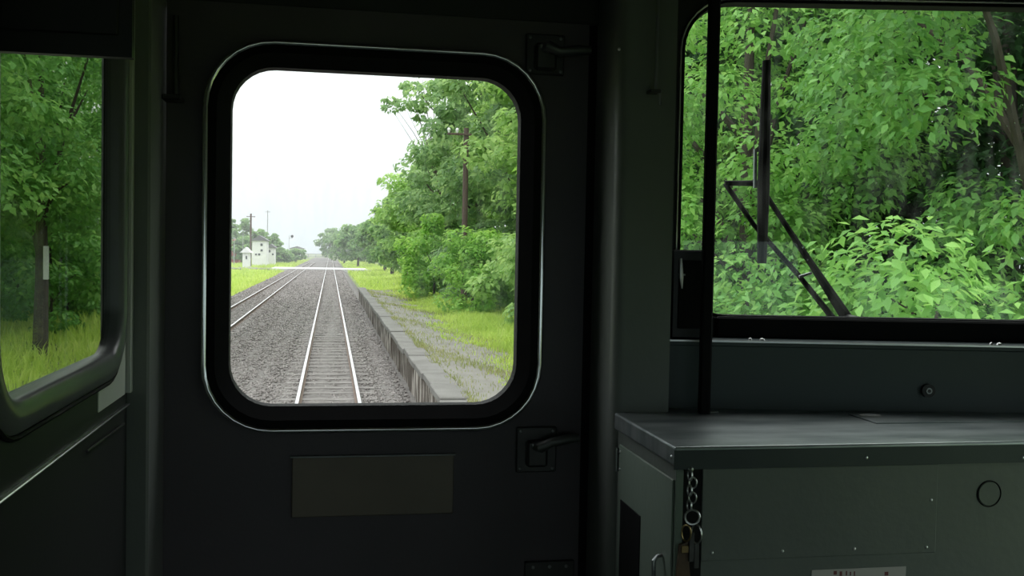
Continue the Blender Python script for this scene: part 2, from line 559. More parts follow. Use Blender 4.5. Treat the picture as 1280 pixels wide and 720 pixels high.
# ---- the gangway door
door = empty('door_1', (0.1, YD, FLOOR), kind='structure')
FD = Frame((0, YD, 0), (1, 0, 0), (0, 0, 1), (0, -1, 0))
xr_ = on_y(729, 400, YD).x
gl0 = FD.uv(287.5, 300)[0]
gl1 = FD.uv(648, 300)[0]
gt = FD.uv(470, 91)[1]
gb = FD.uv(470, 506.5)[1]
ot = FD.uv(470, 62)[1]
ol = FD.uv(257, 300)[0]
GR = (gl0, gl1, gb, gt)
hole = (gl0 - 0.012, gl1 + 0.012, gb - 0.012, gt + 0.012)
MB(FD).plate((XPL + 0.002, xr_, FLOOR + 0.002, zt), hole, 0.10, -0.035, 0.0).build('door_leaf', M['door'], door)
gw = gl0 - ol
MB(FD).sweep(GR, 0.078, [(0.0, -0.03), (0.0, 0.003), (0.010, 0.010), (gw * 0.55, 0.020), (gw - 0.006, 0.016), (gw - 0.004, 0.0), (gw - 0.004, -0.03)]).build('window_gasket', M['rubber'], door, True)
MB(FD).sweep(GR, 0.078, [(gw - 0.006, 0.0)] + [(gw - 0.006 * math.cos(math.radians(t)), 0.016 + 0.006 * math.sin(math.radians(t))) for t in range(0, 181, 20)] + [(gw + 0.006, 0.0)]).build('window_trim', M['trim'], door, True)
MB(FD).pane((gl0 - 0.004, gl1 + 0.004, gb - 0.004, gt + 0.004), 0.08, -0.004, 0.001).build('window_glass', M['glass_door'], door)
# reinforcing wire edge seen inside the lower right corner of the pane
# number plate under the window
a0, b1 = FD.uv(365, 571)
a1, b0 = FD.uv(566, 641)
pl = MB(FD).box(a0, a1, b0, b1, 0, 0.006, 0.002).build('door_plate', M['plate'], door)
MB(FD).box(a0 - 0.003, a1 + 0.003, b1 - 0.001, b1 + 0.0025, 0, 0.010, 0.0008).build('plate_rail', M['steel'], pl)
# lower latch: base plate, boss, lever, screws
def latch(x0, y0, x1, y1, lx, ly, mt):
    q0 = FD.uv(x0, y0)
    q1 = FD.uv(x1, y1)
    c = ((q0[0] + q1[0]) / 2, (q0[1] + q1[1]) / 2)
    L = MB(FD).box(q0[0], q1[0], q1[1], q0[1], 0, 0.008, 0.0025).build('latch', mt, door, label='dark metal door latch with lever')
    MB(FD).box(c[0] - 0.022, c[0] + 0.020, c[1] - 0.032, c[1] + 0.020, 0.008, 0.024, 0.005).build('latch_body', mt, L)
    e_ = FD.uv(lx, ly, 0.04)
    MB(FD).tube([(c[0] - 0.002, c[1] + 0.010, 0.02), (c[0] + 0.002, c[1] + 0.010, 0.036), (c[0] + 0.022, e_[1] - 0.006, 0.042), (e_[0] - 0.02, e_[1] - 0.001, 0.042), (e_[0], e_[1], 0.040)],
                [0.011, 0.011, 0.009, 0.0095, 0.008], 12).build('lever', M['lever'], L, True)
    for a in (q0[0] + 0.008, q1[0] - 0.008):
        for b in (q0[1] - 0.008, q1[1] + 0.008):
            MB(FD).disc(a, b, 0.008, 0.0095, 0.0035, 10, 0.001).build('screw', M['steel'], L, True)
    MB(FD).disc(c[0] - 0.009, c[1] + 0.012, 0.024, 0.027, 0.006, 12, 0.002).build('bolt', M['steel'], L, True)
latch(645, 533, 694, 589, 723, 548, M['oldsteel'])
latch(657, 42, 704, 96, 738, 63, M['oldsteel'])
# strike on the pillar reveal and the kick plate hinge at the foot of the door
s0, s1 = on_x(727, 508, XPR), on_x(739, 562, XPR)
MB().box(XPR - 0.016, XPR, s0.y - 0.05, s0.y + 0.0, s1.z, s0.z, 0.003).build('strike_plate', M['oldsteel'], door)
a0, b1 = FD.uv(655, 701)
a1, b0 = FD.uv(716, 740)
hg = MB(FD).box(a0, a1, b0, b1, 0, 0.008, 0.002).build('hinge', M['oldsteel'], door)
for k in range(3):
    MB(FD).disc(a0 + (k + 0.5) * (a1 - a0) / 3, b1 - 0.011, 0.008, 0.010, 0.004, 10, 0.001).build('screw', M['steel'], hg, True)
# pull bar high on the hinge side
q0, q1 = FD.uv(203, 20, 0.02), FD.uv(207, 121, 0.02)
hb = MB().tube([Vector((XPL + 0.022, YD - 0.03, q0[1])), Vector((XPL + 0.022, YD - 0.03, q1[1]))], 0.006, 10).build('guide_rod', M['oldsteel'], door, True)
MB().box(XPL + 0.001, XPL + 0.034, YD - 0.045, YD - 0.001, q1[1] - 0.008, q1[1] + 0.002, 0.002).build('rod_bracket', M['oldsteel'], hb)
# rubber edge seal between leaf and pillar
MB().box(xr_ + 0.001, XPR - 0.001, YD + 0.004, YD + 0.05, FLOOR + 0.01, zt).build('door_seal', M['rubber'], door)

# ---- partition left of the gangway, with its window
wall_l = empty('wall_left', (XW, 1.2, FLOOR), kind='structure')
FL = Frame((XW, 0, 0), (0, 1, 0), (0, 0, 1), (1, 0, 0))
GL = (1.066, 1.668, 2.612, 3.25)
zr = 2.517                                        # the trim rail
zp = 2.538
MB(FL).plate((0.70, 1.722, zp, CEIL), (GL[0] - 0.01, GL[1] + 0.01, GL[2] - 0.01, GL[3] + 0.01), 0.07, -0.025, 0).build('upper_panel', M['dark'], wall_l)
arc = [(1.593 + 0.100 * math.sin(math.radians(t)), 2.687 - 0.100 * math.cos(math.radians(t))) for t in range(0, 91, 10)]
MB(FL).prism([(1.53, zp), (1.7215, zp), (1.7215, CEIL - 0.01), (1.693, CEIL - 0.01)] + arc[::-1] + [(1.53, 2.587)], 0.0, 0.0015).build('lit_corner_overlay', M['paint_pale'], wall_l)  # pale overlay on the dark panel, paints its lit corner
MB(FL).box(1.722, 1.730, zp, CEIL, -0.025, -0.006).build('panel_seal', M['rubber'], wall_l)
MB(FL).box(1.734, YP, zp, CEIL, -0.025, 0.0075).build('edge_strip', M['paint_pale'], wall_l)
MB(FL).box(0.70, YP, FLOOR, zp, -0.025, -0.002).build('lower_panel', M['dark'], wall_l)
MB(FL).box(0.70, YP, zr - 0.0015, zr + 0.0015, -0.004, 0.004, 0.001).build('trim_rail', M['chrome'], wall_l)
MB(FL).tube([(1.45, zr - 0.02, 0.004), (1.70, zr - 0.025, 0.004)], 0.002, 8).build('conduit', M['oldsteel'], wall_l)
win1 = empty('window_1', (XW, 1.35, 2.6), kind='structure')
prof = [(-0.004, -0.02)] + [(0.016 - 0.020 * math.cos(math.radians(t)), 0.0 + 0.012 * math.sin(math.radians(t))) for t in range(0, 181, 20)] + [(0.036, -0.004)]
MB(FL).sweep(GL, 0.075, prof).build('window_frame', M['softrubber'], win1, True)
MB(FL).sweep(GL, 0.075, [(0.036, -0.002), (0.036, 0.004), (0.039, 0.006), (0.042, 0.004), (0.042, -0.002)]).build('frame_bead', M['rubber'], win1, True)
MB(FL).pane((GL[0] - 0.006, GL[1] + 0.006, GL[2] - 0.006, GL[3] + 0.006), 0.075, -0.016, -0.011).build('window_glass', M['glass_side'], win1)

# ---- booth front left of the partition
FB = Frame((0, 1.97, 0), (1, 0, 0), (0, 0, 1), (0, -1, 0))
win3 = empty('window_3', (-0.85, 1.97, 2.2), kind='structure')
wb = (-1.28, -0.395, 2.22, 3.40)
MB(FB).plate((XL, -0.36, FLOOR, CEIL), wb, 0.05, -0.03, 0.0).build('wall_panel', M['dark'], win3)
MB(FB).sweep(wb, 0.05, [(0.0, -0.03), (0.02, 0.004), (0.012, 0.012), (-0.008, 0.006), (-0.008, -0.03)]).build('window_frame', M['rubber'], win3, True)
MB(FB).pane((wb[0] - 0.01, wb[1] + 0.01, wb[2] - 0.01, wb[3] + 0.01), 0.05, -0.022, -0.016).build('window_glass', M['glass_side'], win3)

# ---- equipment box hung in the corner over the partition window
yb_ = 1.04
bz = on_y(60, 69.5, yb_).z
bx1 = on_y(168, 60, yb_).x
ob = empty('overhead_panel', (XW + 0.06, yb_, CEIL), label='black panel hung from the ceiling across the top of the left partition window', category='panel')
MB().box(XW + 0.003, bx1, yb_ - 0.012, yb_, bz, CEIL - 0.002).build('panel_sheet', M['black'], ob)
MB().box(XW + 0.02, bx1 - 0.012, yb_ - 0.016, yb_ - 0.012, bz + 0.02, CEIL - 0.05, 0.0015).build('panel_cover', M['black'], ob)

# ------------------------------------------------------------------ the driver's side
FH = Vector((math.sin(YAW), math.cos(YAW), 0))
RH = Vector((math.cos(YAW), -math.sin(YAW), 0))
FW = Frame(CAM + FH * 1.98, RH, (0, 0, 1), -FH)       # windscreen plane, swept back towards the side
FW.o.z = 0
ul = FW.uv(851, 250)[0]
wt = FW.uv(1080, 7)[1]
wbt = FW.uv(1080, 397)[1]
ur = 1.105
win2 = empty('window_2', FW.p(0.6, wbt), kind='structure')
ulw = (0.612 - FW.o.x) / RH.x
urw = (XR - FW.o.x) / RH.x
WR = (ul, ur, wbt, wt)
MB(FW).plate((ulw, urw, FLOOR, CEIL), (ul - 0.006, ur + 0.006, wbt - 0.006, wt + 0.006), 0.10, -0.03, 0.0).build('wall_panel', M['dark'], win2)
MB(FW).sweep(WR, 0.095, [(0.0, -0.03), (0.0, 0.008), (0.004, 0.010), (0.006, 0.0), (0.006, -0.03)]).build('window_seal', M['rubber'], win2, True)
MB(FW).sweep(WR, 0.095, [(0.0062, 0.0), (0.0062, 0.010), (0.009, 0.011), (0.0105, 0.008), (0.0105, 0.0)]).build('window_rim', M['chrome'], win2, True)
MB(FW).pane((ul - 0.003, ur + 0.003, wbt - 0.003, wt + 0.003), 0.095, -0.022, -0.016).build('window_glass', M['glass_wind'], win2)
M['water'] = mat('rain_water', (1, 1, 1), None, rough=0.0)
M['water'].node_tree.nodes['Principled BSDF'].inputs['Transmission Weight'].default_value = 1.0
M['water'].node_tree.nodes['Principled BSDF'].inputs['IOR'].default_value = 1.33
mbd = MB(Frame(FW.p(0, 0, -0.022), -RH, (0, 0, 1), FH))
dr = random.Random(4)
for k in range(170):
    a, b = -dr.uniform(ul + 0.01, ur - 0.02), dr.uniform(wbt + 0.01, wt - 0.008)
    if dr.random() < 0.3:
        b = wt - abs(dr.gauss(0, 0.05)) - 0.006
    q = dr.choice((0.0011, 0.0014, 0.0018, 0.0024))
    mbd.disc(a, b, 0.0, q * 0.5, q, 8, q * 0.3)
mbd.build('raindrops', M['water'], win2, True, kind='stuff')
lz = FW.uv(1080, 423)[1]
# lower black frame bar under the glass
u_a = FW.uv(893, 410)[0]
MB(FW).box(u_a, urw - 0.004, lz - 0.012, wbt - 0.002, 0.0, 0.024, 0.004).build('lower_frame', M['rubber'], win2)
# the ledge and the panel under the windscreen
FPn = Frame(CAM + FH * 1.89, RH, (0, 0, 1), -FH)
FPn.o.z = 0
pu0 = (0.612 - FPn.o.x) / RH.x
pu1 = (XR - FPn.o.x) / RH.x
lz = FPn.uv(1080, 428.5)[1]
wall_f = empty('wall_front', FPn.p(0.6, FLOOR), kind='structure')
MB(FPn).box(pu0, pu1 - 0.01, FLOOR, lz - 0.003, -0.02, 0.0, 0.001).build('dash_panel', M['teal'], wall_f)
MB(FPn).box(pu0, pu1 - 0.01, lz - 0.012, lz, -0.088, 0.004, 0.002).build('ledge', M['teal'], wall_f)
MB(FPn).box(pu0, pu1 - 0.01, lz - 0.004, lz + 0.0005, 0.004, 0.0065, 0.0008).build('ledge_edge', M['chrome'], wall_f)
for px in (938, 953, 1240, 1250):
    a, b = FPn.uv(px, 424, -0.012)
    FZ = Frame(FPn.p(a, lz, -0.014), RH, FH, (0, 0, 1))
    MB(FZ).disc(0, 0, 0, 0.003, 0.006 if px in (953, 1250) else 0.004, 12, 0.002).build('ledge_screw', M['chrome'], wall_f, True)
a, b = FPn.uv(1159, 488)
lk = MB(FPn).disc(a, b, 0, 0.008, 0.013, 20).build('panel_lock', M['black'], wall_f, True)
MB(FPn).disc(a, b, 0.008, 0.010, 0.006, 14).build('lock_barrel', M['steel'], lk, True)
MB(FPn).disc(a, b, 0.010, 0.0102, 0.0035, 10).build('key_slot', M['black'], lk, True)

# black post in front of the windscreen and the box at its foot
FQ = Frame(CAM + FH * 1.83, RH, (0, 0, 1), -FH)
FQ.o.z = 0
p0, p1 = FQ.uv(880, 250)[0], FQ.uv(893.5, 250)[0]
z_lo = FQ.uv(875, 514)[1]
post = MB(FQ).box(p0, p1, z_lo - 0.01, CEIL - 0.001, -0.012, 0.012, 0.003).build('window_post', M['rubber'], label='black vertical post in front of the windscreen', category='post')
# the box behind the post
FX = Frame(CAM + FH * 1.93, RH, (0, 0, 1), -FH)
FX.o.z = 0
b0, bt = FX.uv(838, 312)
b1 = FX.uv(889, 312)[0]
wbx = empty('switch_box', FX.p((b0 + b1) / 2, lz), label='black switch box at the lower left corner of the windscreen', category='box')
MB(FX).box(b0, b1, lz + 0.0005, bt, -0.044, 0.03, 0.003).build('box_body', M['black'], wbx)
MB(FX).box(b0 + 0.012, b1 - 0.012, lz + 0.02, bt - 0.02, 0.03, 0.034, 0.001).build('box_cover', M['rubber'], wbx)
# a silver catch beside it on the window rim
c0 = FX.uv(848.5, 352)
ct = empty('window_catch', FX.p(c0[0], c0[1], 0.035), label='small silver catch on the left rim of the windscreen', category='catch')
MB(FX).tube([(c0[0] - 0.003, c0[1] + 0.045, 0.036), (c0[0] - 0.002, c0[1] + 0.01, 0.038), (c0[0] + 0.0, c0[1] - 0.012, 0.037)], [0.0025, 0.0045, 0.0015], 8).build('catch_arm', M['chrome'], ct, True)
MB(FX).box(c0[0] - 0.006, c0[0] + 0.006, c0[1] + 0.012, c0[1] + 0.016, 0.028, 0.04, 0.001).build('catch_plate', M['steel'], ct)

# rod and bracket on the face of the pillar
FR_ = Frame((0, YP, 0), (1, 0, 0), (0, 0, 1), (0, -1, 0))
r0, rz = FR_.uv(820, 112, 0.02)
rod = empty('hanging_rod', (r0, YP, rz), label='thin steel rod hanging down the face of the door pillar', category='rod')
MB(FR_).tube([(r0, CEIL - 0.002, 0.02), (r0, rz, 0.02)], 0.003, 8).build('rod_shaft', M['steel'], rod, True)
MB(FR_).box(r0 - 0.012, r0 + 0.008, rz - 0.006, rz, 0.0, 0.026, 0.001).build('rod_bracket', M['oldsteel'], rod)
MB(FR_).tube([(r0 + 0.008, rz - 0.006, 0.02), (r0 + 0.009, rz - 0.026, 0.02)], 0.0025, 8).build('rod_hook', M['steel'], rod, True)
a, b = FR_.uv(766, 61)
MB(FR_).disc(a + 0.012, b, 0.0, 0.002, 0.003, 10, 0.001).build('pillar_screw', M['chrome'], bpy.data.objects['trim_1'], True)

# ---- the cabinet with its steel counter
YC = 1.427
zc = 2.494                                        # top of the counter
XC = XPR + 0.006
cabn = empty('cabinet', (0.95, 1.6, FLOOR), label='grey green metal cabinet standing against the pillar and front wall', category='cabinet')
FC = Frame((0, YC + 0.012, 0), (1, 0, 0), (0, 0, 1), (0, -1, 0))      # front face
FS = Frame((XC + 0.008, 0, 0), (0, 1, 0), (0, 0, 1), (-1, 0, 0))      # side face
# body follows the swept front wall
def back_y(x):
    q = FPn.o
    return q.y + (x - q.x) * RH.y / RH.x - 0.002
xa, xb = XC + 0.008, XR - 0.004
poly = [(xa, YC + 0.012), (xb, YC + 0.012), (xb, back_y(xb) - 0.001), (0.62, back_y(0.62) - 0.001), (0.62, YP - 0.002), (xa, YP - 0.002)]
m_ = MB(Frame((0, 0, 0), (1, 0, 0), (0, 1, 0), (0, 0, 1)))
m_.prism(poly, FLOOR + 0.001, zc - 0.032)
m_.build('cabinet_body', M['cab'], cabn)
poly = [(XC, YC), (xb, YC), (xb, back_y(xb)), (0.62, back_y(0.62)), (0.62, YP - 0.001), (XC, YP - 0.001)]
ctop = MB().prism(poly, zc - 0.030, zc)
co = ctop.build('counter_top', M['top'], label='worn bare steel counter on the grey green cabinet', category='counter')
bv = co.modifiers.new('edge', 'BEVEL')
bv.width = 0.0035
bv.segments = 3
# folded rim of the counter
MB().box(XC - 0.001, xb, YC - 0.0015, YC, zc - 0.034, zc - 0.005).build('front_lip', M['lip'], co)
FCs = Frame((0, YC - 0.0015, 0), (1, 0, 0), (0, 0, 1), (0, -1, 0))
for px in (1083, 1279):
    a, b = FCs.uv(px, 572)
    MB(FCs).disc(a, b, 0, 0.0015, 0.003, 10, 0.001).build('lip_screw', M['chrome'], co, True)
FSt = Frame((XC, 0, 0), (0, 1, 0), (0, 0, 1), (-1, 0, 0))
MB(FSt).disc(YC + 0.014, zc - 0.018, 0, 0.0015, 0.0035, 10, 0.001).build('lip_screw', M['chrome'], co, True)
# hatch in the counter and the pull on it
FT = Frame((0, 0, zc), (1, 0, 0), (0, 1, 0), (0, 0, 1))
h0 = on_z(1096, 530, zc)
MB(FT).box(h0.x, xb - 0.03, h0.y, h0.y + 0.10, 0.0, 0.0025, 0.0008).build('hatch', M['top'], co)
h1 = on_z(1087, 522.5, zc)
pul = MB(Frame((h1.x, h1.y, zc), (1, 0, 0), (0, 1, 0), (0, 0, 1)))
pul.prism([(0.020 * math.cos(t), 0.010 * math.sin(t)) for t in [2 * math.pi * k / 24 for k in range(24)]], 0.0, 0.006)
tg = pul.build('oval_tag', M['plastic_pale'], None, label='small pale oval tag lying on the steel counter', category='tag')
MB(Frame((h1.x, h1.y, zc), (1, 0, 0), (0, 1, 0), (0, 0, 1))).prism([(0.011 * math.cos(t), 0.0045 * math.sin(t)) for t in [2 * math.pi * k / 20 for k in range(20)]], 0.006, 0.0068).build('tag_centre', M['greymetal'], tg)
h2 = on_z(889, 516, zc)
MB(FT).box(h2.x - 0.013, h2.x + 0.013, h2.y - 0.004, h2.y + 0.004, 0, 0.003, 0.001).build('counter_clip', M['steel'], co)

# side door of the cabinet with black vent and pull
dz1 = on_x(780, 556, XC + 0.004)
def su(px, py):
    q = on_x(px, py, XC + 0.004)
    return q.y, q.z
ya, za = su(841, 600)
ybk, zbk = su(774, 552)
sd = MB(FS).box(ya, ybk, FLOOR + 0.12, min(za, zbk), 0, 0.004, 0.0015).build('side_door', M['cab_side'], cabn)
v0, v1 = su(801, 640), su(776, 640)
vt = su(788, 634)[1]
MB(FS).box(v0[0], v1[0], vt - 0.20, vt, 0.004, 0.0055, 0.0005).build('vent', M['black'], sd)
hy, hz = su(828, 700)
MB(FS).tube([(hy, hz - 0.05, 0.004), (hy, hz - 0.045, 0.018), (hy, hz, 0.018), (hy, hz + 0.006, 0.012), (hy, hz + 0.008, 0.004)], 0.0035, 8).build('door_pull', M['steel'], sd, True)
hy, hz = su(771, 558)
h2z = su(771, 588)[1]
MB(FS).tube([(ybk + 0.006, hz, 0.006), (ybk + 0.006, h2z, 0.006)], 0.004, 8).build('hinge', M['steel'], cabn, True)
for z in (hz - 0.006, h2z + 0.006):
    MB(FS).disc(ybk - 0.008, z, 0.004, 0.006, 0.003, 10, 0.001).build('hinge_screw', M['chrome'], cabn, True)
# corner angle and the front panel with its screws
MB(FC).box(XC + 0.006, XC + 0.018, FLOOR + 0.01, zc - 0.034, 0.0, 0.004, 0.001).build('corner_angle', M['cab_side'], cabn)
MB(FC).box(XC + 0.018, XC + 0.050, FLOOR + 0.01, zc - 0.034, 0.0, 0.001).build('recess_shade_strip', M['rubber'], cabn)  # flat black strip, paints the shade of a recess behind the chain
u0, v1 = FC.uv(878, 577)
u1, v0 = FC.uv(1168, 690)
fp = MB(FC).box(u0, u1, v0, zc - 0.036, 0, 0.003, 0.001).build('front_panel', M['cab'], cabn)
for px, py in ((978, 689), (1068, 686), (1158, 684), (1164, 625), (890, 691)):
    a, b = FC.uv(px, py, 0.003)
    MB(FC).disc(min(a, u1 - 0.004), max(b, v0 + 0.004), 0.003, 0.0045, 0.0028, 10, 0.001).build('panel_screw', M['chrome'], fp, True)
a, b = FC.uv(1236, 617)
kn = MB(FC)
kn.tube([(a + 0.021 * math.cos(t), b + 0.021 * math.sin(t), 0.001) for t in [2 * math.pi * k / 28 for k in range(29)]], 0.0009, 6, False)
kn.build('cover_ring', M['rubber'], cabn, True)
MB(FC).disc(a, b, 0, 0.0015, 0.0195, 24).build('cover_disc', M['cab'], cabn, True)
a0, b1 = FC.uv(1014, 712.5)
a1, _b = FC.uv(1132, 711)
lb = MB(FC).box(a0, a1, b1 - 0.055, b1, 0, 0.0015, 0.0005).build('label_card', M['paper'], cabn)
# the faded red strokes at the top of the card, cut by the frame
for px, py, wdt, h in ((1044, 716, 5, 5), (1051, 717, 4, 6), (1058, 716.5, 2, 6), (1063, 717, 2, 5), (1068, 717, 2, 6), (1108, 717, 6, 5)):
    a, b = FC.uv(px, py, 0.0015)
    MB(FC).box(a - wdt * 0.00055, a + wdt * 0.00055, b - h * 0.0006, b + h * 0.0006, 0.0015, 0.0017).build('printed_stroke', M['ink'], lb)

# ---- chain with keys on the corner of the cabinet
ca, cb = FC.uv(863, 590, 0.012)
chain = empty('key_chain', FC.p(ca, cb, 0.012), label='metal chain with rings and a brown strap hung at the cabinet corner', category='chain')
MB(FC).disc(ca, cb + 0.004, 0.001, 0.014, 0.006, 14, 0.003).build('hook_stud', M['steel'], chain, True)
def torus(fr, a, b, c, R_, r, tilt, sq=1.0, seg=18):
    pts = []
    for k in range(seg + 1):
        t = 2 * math.pi * k / seg
        x, y = R_ * math.cos(t), R_ * sq * math.sin(t)
        pts.append((a + x * math.cos(tilt), b + y, c + x * math.sin(tilt)))
    return MB(fr).tube(pts, r, 6, False)
zz = cb - 0.004
for k in range(5):
    torus(FC, ca + (0.003 if k % 2 else -0.002), zz, 0.016, 0.0055, 0.0013, 0.4 if k % 2 else 1.3, 1.5).build('chain_link', M['chrome'], chain, True)
    zz -= 0.0115
torus(FC, ca + 0.003, zz - 0.006, 0.017, 0.011, 0.0018, 0.2).build('key_ring', M['chrome'], chain, True)
torus(FC, ca + 0.010, zz - 0.032, 0.017, 0.009, 0.0014, 0.9, 1.6).build('key_ring', M['chrome'], chain, True)
torus(FC, ca - 0.006, zz - 0.030, 0.017, 0.007, 0.0014, 0.5, 1.8).build('key_ring', M['brass'], chain, True)
for dx, dz_, ln in ((0.004, -0.03, 0.045), (0.012, -0.045, 0.04)):
    MB(FC).box(ca + dx - 0.004, ca + dx + 0.004, zz + dz_ - ln, zz + dz_, 0.013, 0.0155, 0.0008).build('key', M['oldsteel'], chain)
MB(FC).prism([(ca - 0.014, zz - 0.05), (ca - 0.001, zz - 0.045), (ca + 0.004, zz - 0.10), (ca + 0.002, zz - 0.20), (ca - 0.016, zz - 0.20), (ca - 0.017, zz - 0.09)], 0.006, 0.012).build('strap', M['leather'], chain)
MB(FC).box(ca - 0.012, ca + 0.002, zz - 0.062, zz - 0.050, 0.006, 0.0135, 0.001).build('strap_clip', M['brass'], chain)

# ---- wiper outside the windscreen
FO = Frame(CAM + FH * 2.075, RH, (0, 0, 1), -FH)
FO.o.z = 0
def ou(px, py, c=0.0):
    a, b = FO.uv(px, py)
    return (a, b, c)
wp = empty('windscreen_wiper', FO.p(*ou(1056, 396)), label='black wiper standing upright outside the windscreen', category='wiper')
MB(FO).tube([ou(953, 80, 0.035), ou(951, 150, 0.036), ou(949, 235, 0.036), ou(947, 329, 0.035)], [0.0085, 0.011, 0.0125, 0.0095], 10).build('wiper_blade', M['rubber'], wp, True)
MB(FO).tube([ou(940.5, 188, 0.025), ou(940, 236, 0.025)], 0.004, 8).build('blade_clip', M['steel'], wp, True)
MB(FO).tube([ou(906, 229), ou(926, 229), ou(948, 230, 0.018)], [0.0055, 0.0055, 0.007], 8).build('wiper_link', M['rubber'], wp, True)
MB(FO).tube([ou(907, 229, -0.005), ou(944, 282, -0.006), ou(1000, 345, -0.006), ou(1044, 400, -0.006)], [0.0055, 0.005, 0.0055, 0.007], 8).build('wiper_rod', M['rubber'], wp, True)
MB(FO).tube([ou(948, 232, 0.010), ou(974, 270, 0.004), ou(1014, 330, 0.002), ou(1062, 403, 0.0)], [0.006, 0.0055, 0.0075, 0.013], 8).build('wiper_arm', M['rubber'], wp, True)
MB(FO).tube([ou(998, 346, 0.004), ou(1014, 341, 0.004)], 0.003, 8).build('arm_spring', M['steel'], wp, True)
MB(FO).disc(ou(1058, 402)[0], ou(1058, 402)[1], -0.012, 0.0645, 0.016, 14).build('wiper_pivot', M['oldsteel'], wp, True)

# ------------------------------------------------------------------ outside: ground, tracks, platform
nrng = np.random.default_rng(11)


def mesh_np(name, verts, faces, m, parent=None, rndattr=None, smooth=False, **props):
    """verts (n,3), faces (m,k) from numpy, with an optional value per face"""
    me = bpy.data.meshes.new(name)
    nv, nf, k = len(verts), len(faces), faces.shape[1]
    me.vertices.add(nv)
    me.vertices.foreach_set('co', np.ascontiguousarray(verts, dtype=np.float32).ravel())
    me.loops.add(nf * k)
    me.loops.foreach_set('vertex_index', np.ascontiguousarray(faces, dtype=np.int32).ravel())
    me.polygons.add(nf)
    me.polygons.foreach_set('loop_start', np.arange(0, nf * k, k, dtype=np.int32))
    me.update(calc_edges=True)
    if rndattr is not None:
        at = me.attributes.new('rnd', 'FLOAT', 'FACE')
        at.data.foreach_set('value', rndattr.astype(np.float32))
    return finish(name, me, m, parent, smooth, **props)


def grid(name, xs, ys, zf, m, **props):
    X, Y = np.meshgrid(xs, ys)
    Z = zf(X, Y)
    v = np.stack([X.ravel(), Y.ravel(), Z.ravel()], 1)
    nx, ny = len(xs), len(ys)
    i = np.arange(nx - 1)[None, :] + nx * np.arange(ny - 1)[:, None]
    i = i.ravel()
    f = np.stack([i, i + 1, i + nx + 1, i + nx], 1)
    return mesh_np(name, v, f, m, None, None, 'all', **props)


def wob(X, Y):
    return 0.05 * np.sin(X * 1.7 + Y * 0.31) + 0.04 * np.sin(Y * 0.9 - X * 0.6)


ZB = -0.17          # top of the ballast
grid('meadow_ground', np.linspace(-160, 160, 81), np.linspace(-30, 900, 187), lambda X, Y: -0.62 + 0.3 * wob(X, Y), M['soil'], kind='structure')
# ballast bed under both tracks
grid('ballast_bed', np.linspace(-6.9, 2.9, 50), np.linspace(-8, 420, 215),
     lambda X, Y: np.where(X < -6.0, ZB - 0.55 * (-6.0 - X), np.where(X > 1.9, ZB - 0.55 * (X - 1.9), ZB)) - 0.07 * np.exp(-((X + 2.05) / 0.55) ** 2) + 0.012 * np.sin(X * 9 + Y * 3), M['ballast'], kind='structure')

# loose stones of the bed where they can be made out
def stones(n, x0, x1, y0, y1):
    base = np.array([[1, 0, 0], [-1, 0, 0], [0, 1, 0], [0, -1, 0], [0, 0, 1], [0, 0, -1]], dtype=float)
    tri = np.array([[0, 2, 4], [2, 1, 4], [1, 3, 4], [3, 0, 4], [2, 0, 5], [1, 2, 5], [3, 1, 5], [0, 3, 5]])
    u = nrng.random(n)
    y = y0 * (y1 / y0) ** u
    x = nrng.uniform(x0, x1, n)
    s = nrng.uniform(0.018, 0.042, n) * (1 + (y - y0) / 50)
    V = base[None] * s[:, None, None] * nrng.uniform(0.6, 1.25, (n, 6, 1))
    V += nrng.normal(0, 0.25, (n, 6, 3)) * s[:, None, None]
    a = nrng.uniform(0, 6.28, n)
    ca_, sa_ = np.cos(a), np.sin(a)
    Vx = V[:, :, 0] * ca_[:, None] - V[:, :, 1] * sa_[:, None]
    Vy = V[:, :, 0] * sa_[:, None] + V[:, :, 1] * ca_[:, None]
    V = np.stack([Vx + x[:, None], Vy + y[:, None], V[:, :, 2] * 0.8], 2)
    dip = 0.07 * np.exp(-((x + 2.05) / 0.55) ** 2)
    between = np.abs(x) < 0.68                      # the stones lie lower between the sleepers
    V[:, :, 2] += (ZB - dip + s * 0.35 * nrng.random(n) - 0.02 * between)[:, None]
    F = (tri[None] + 6 * np.arange(n)[:, None, None]).reshape(-1, 3)
    return V.reshape(-1, 3), F
v, f = stones(48000, -5.9, 1.60, 11.5, 150)
mesh_np('ballast_stones', v, f, M['stone'], label='grey crushed stone ballast lying between the tracks', category='ballast', kind='stuff')


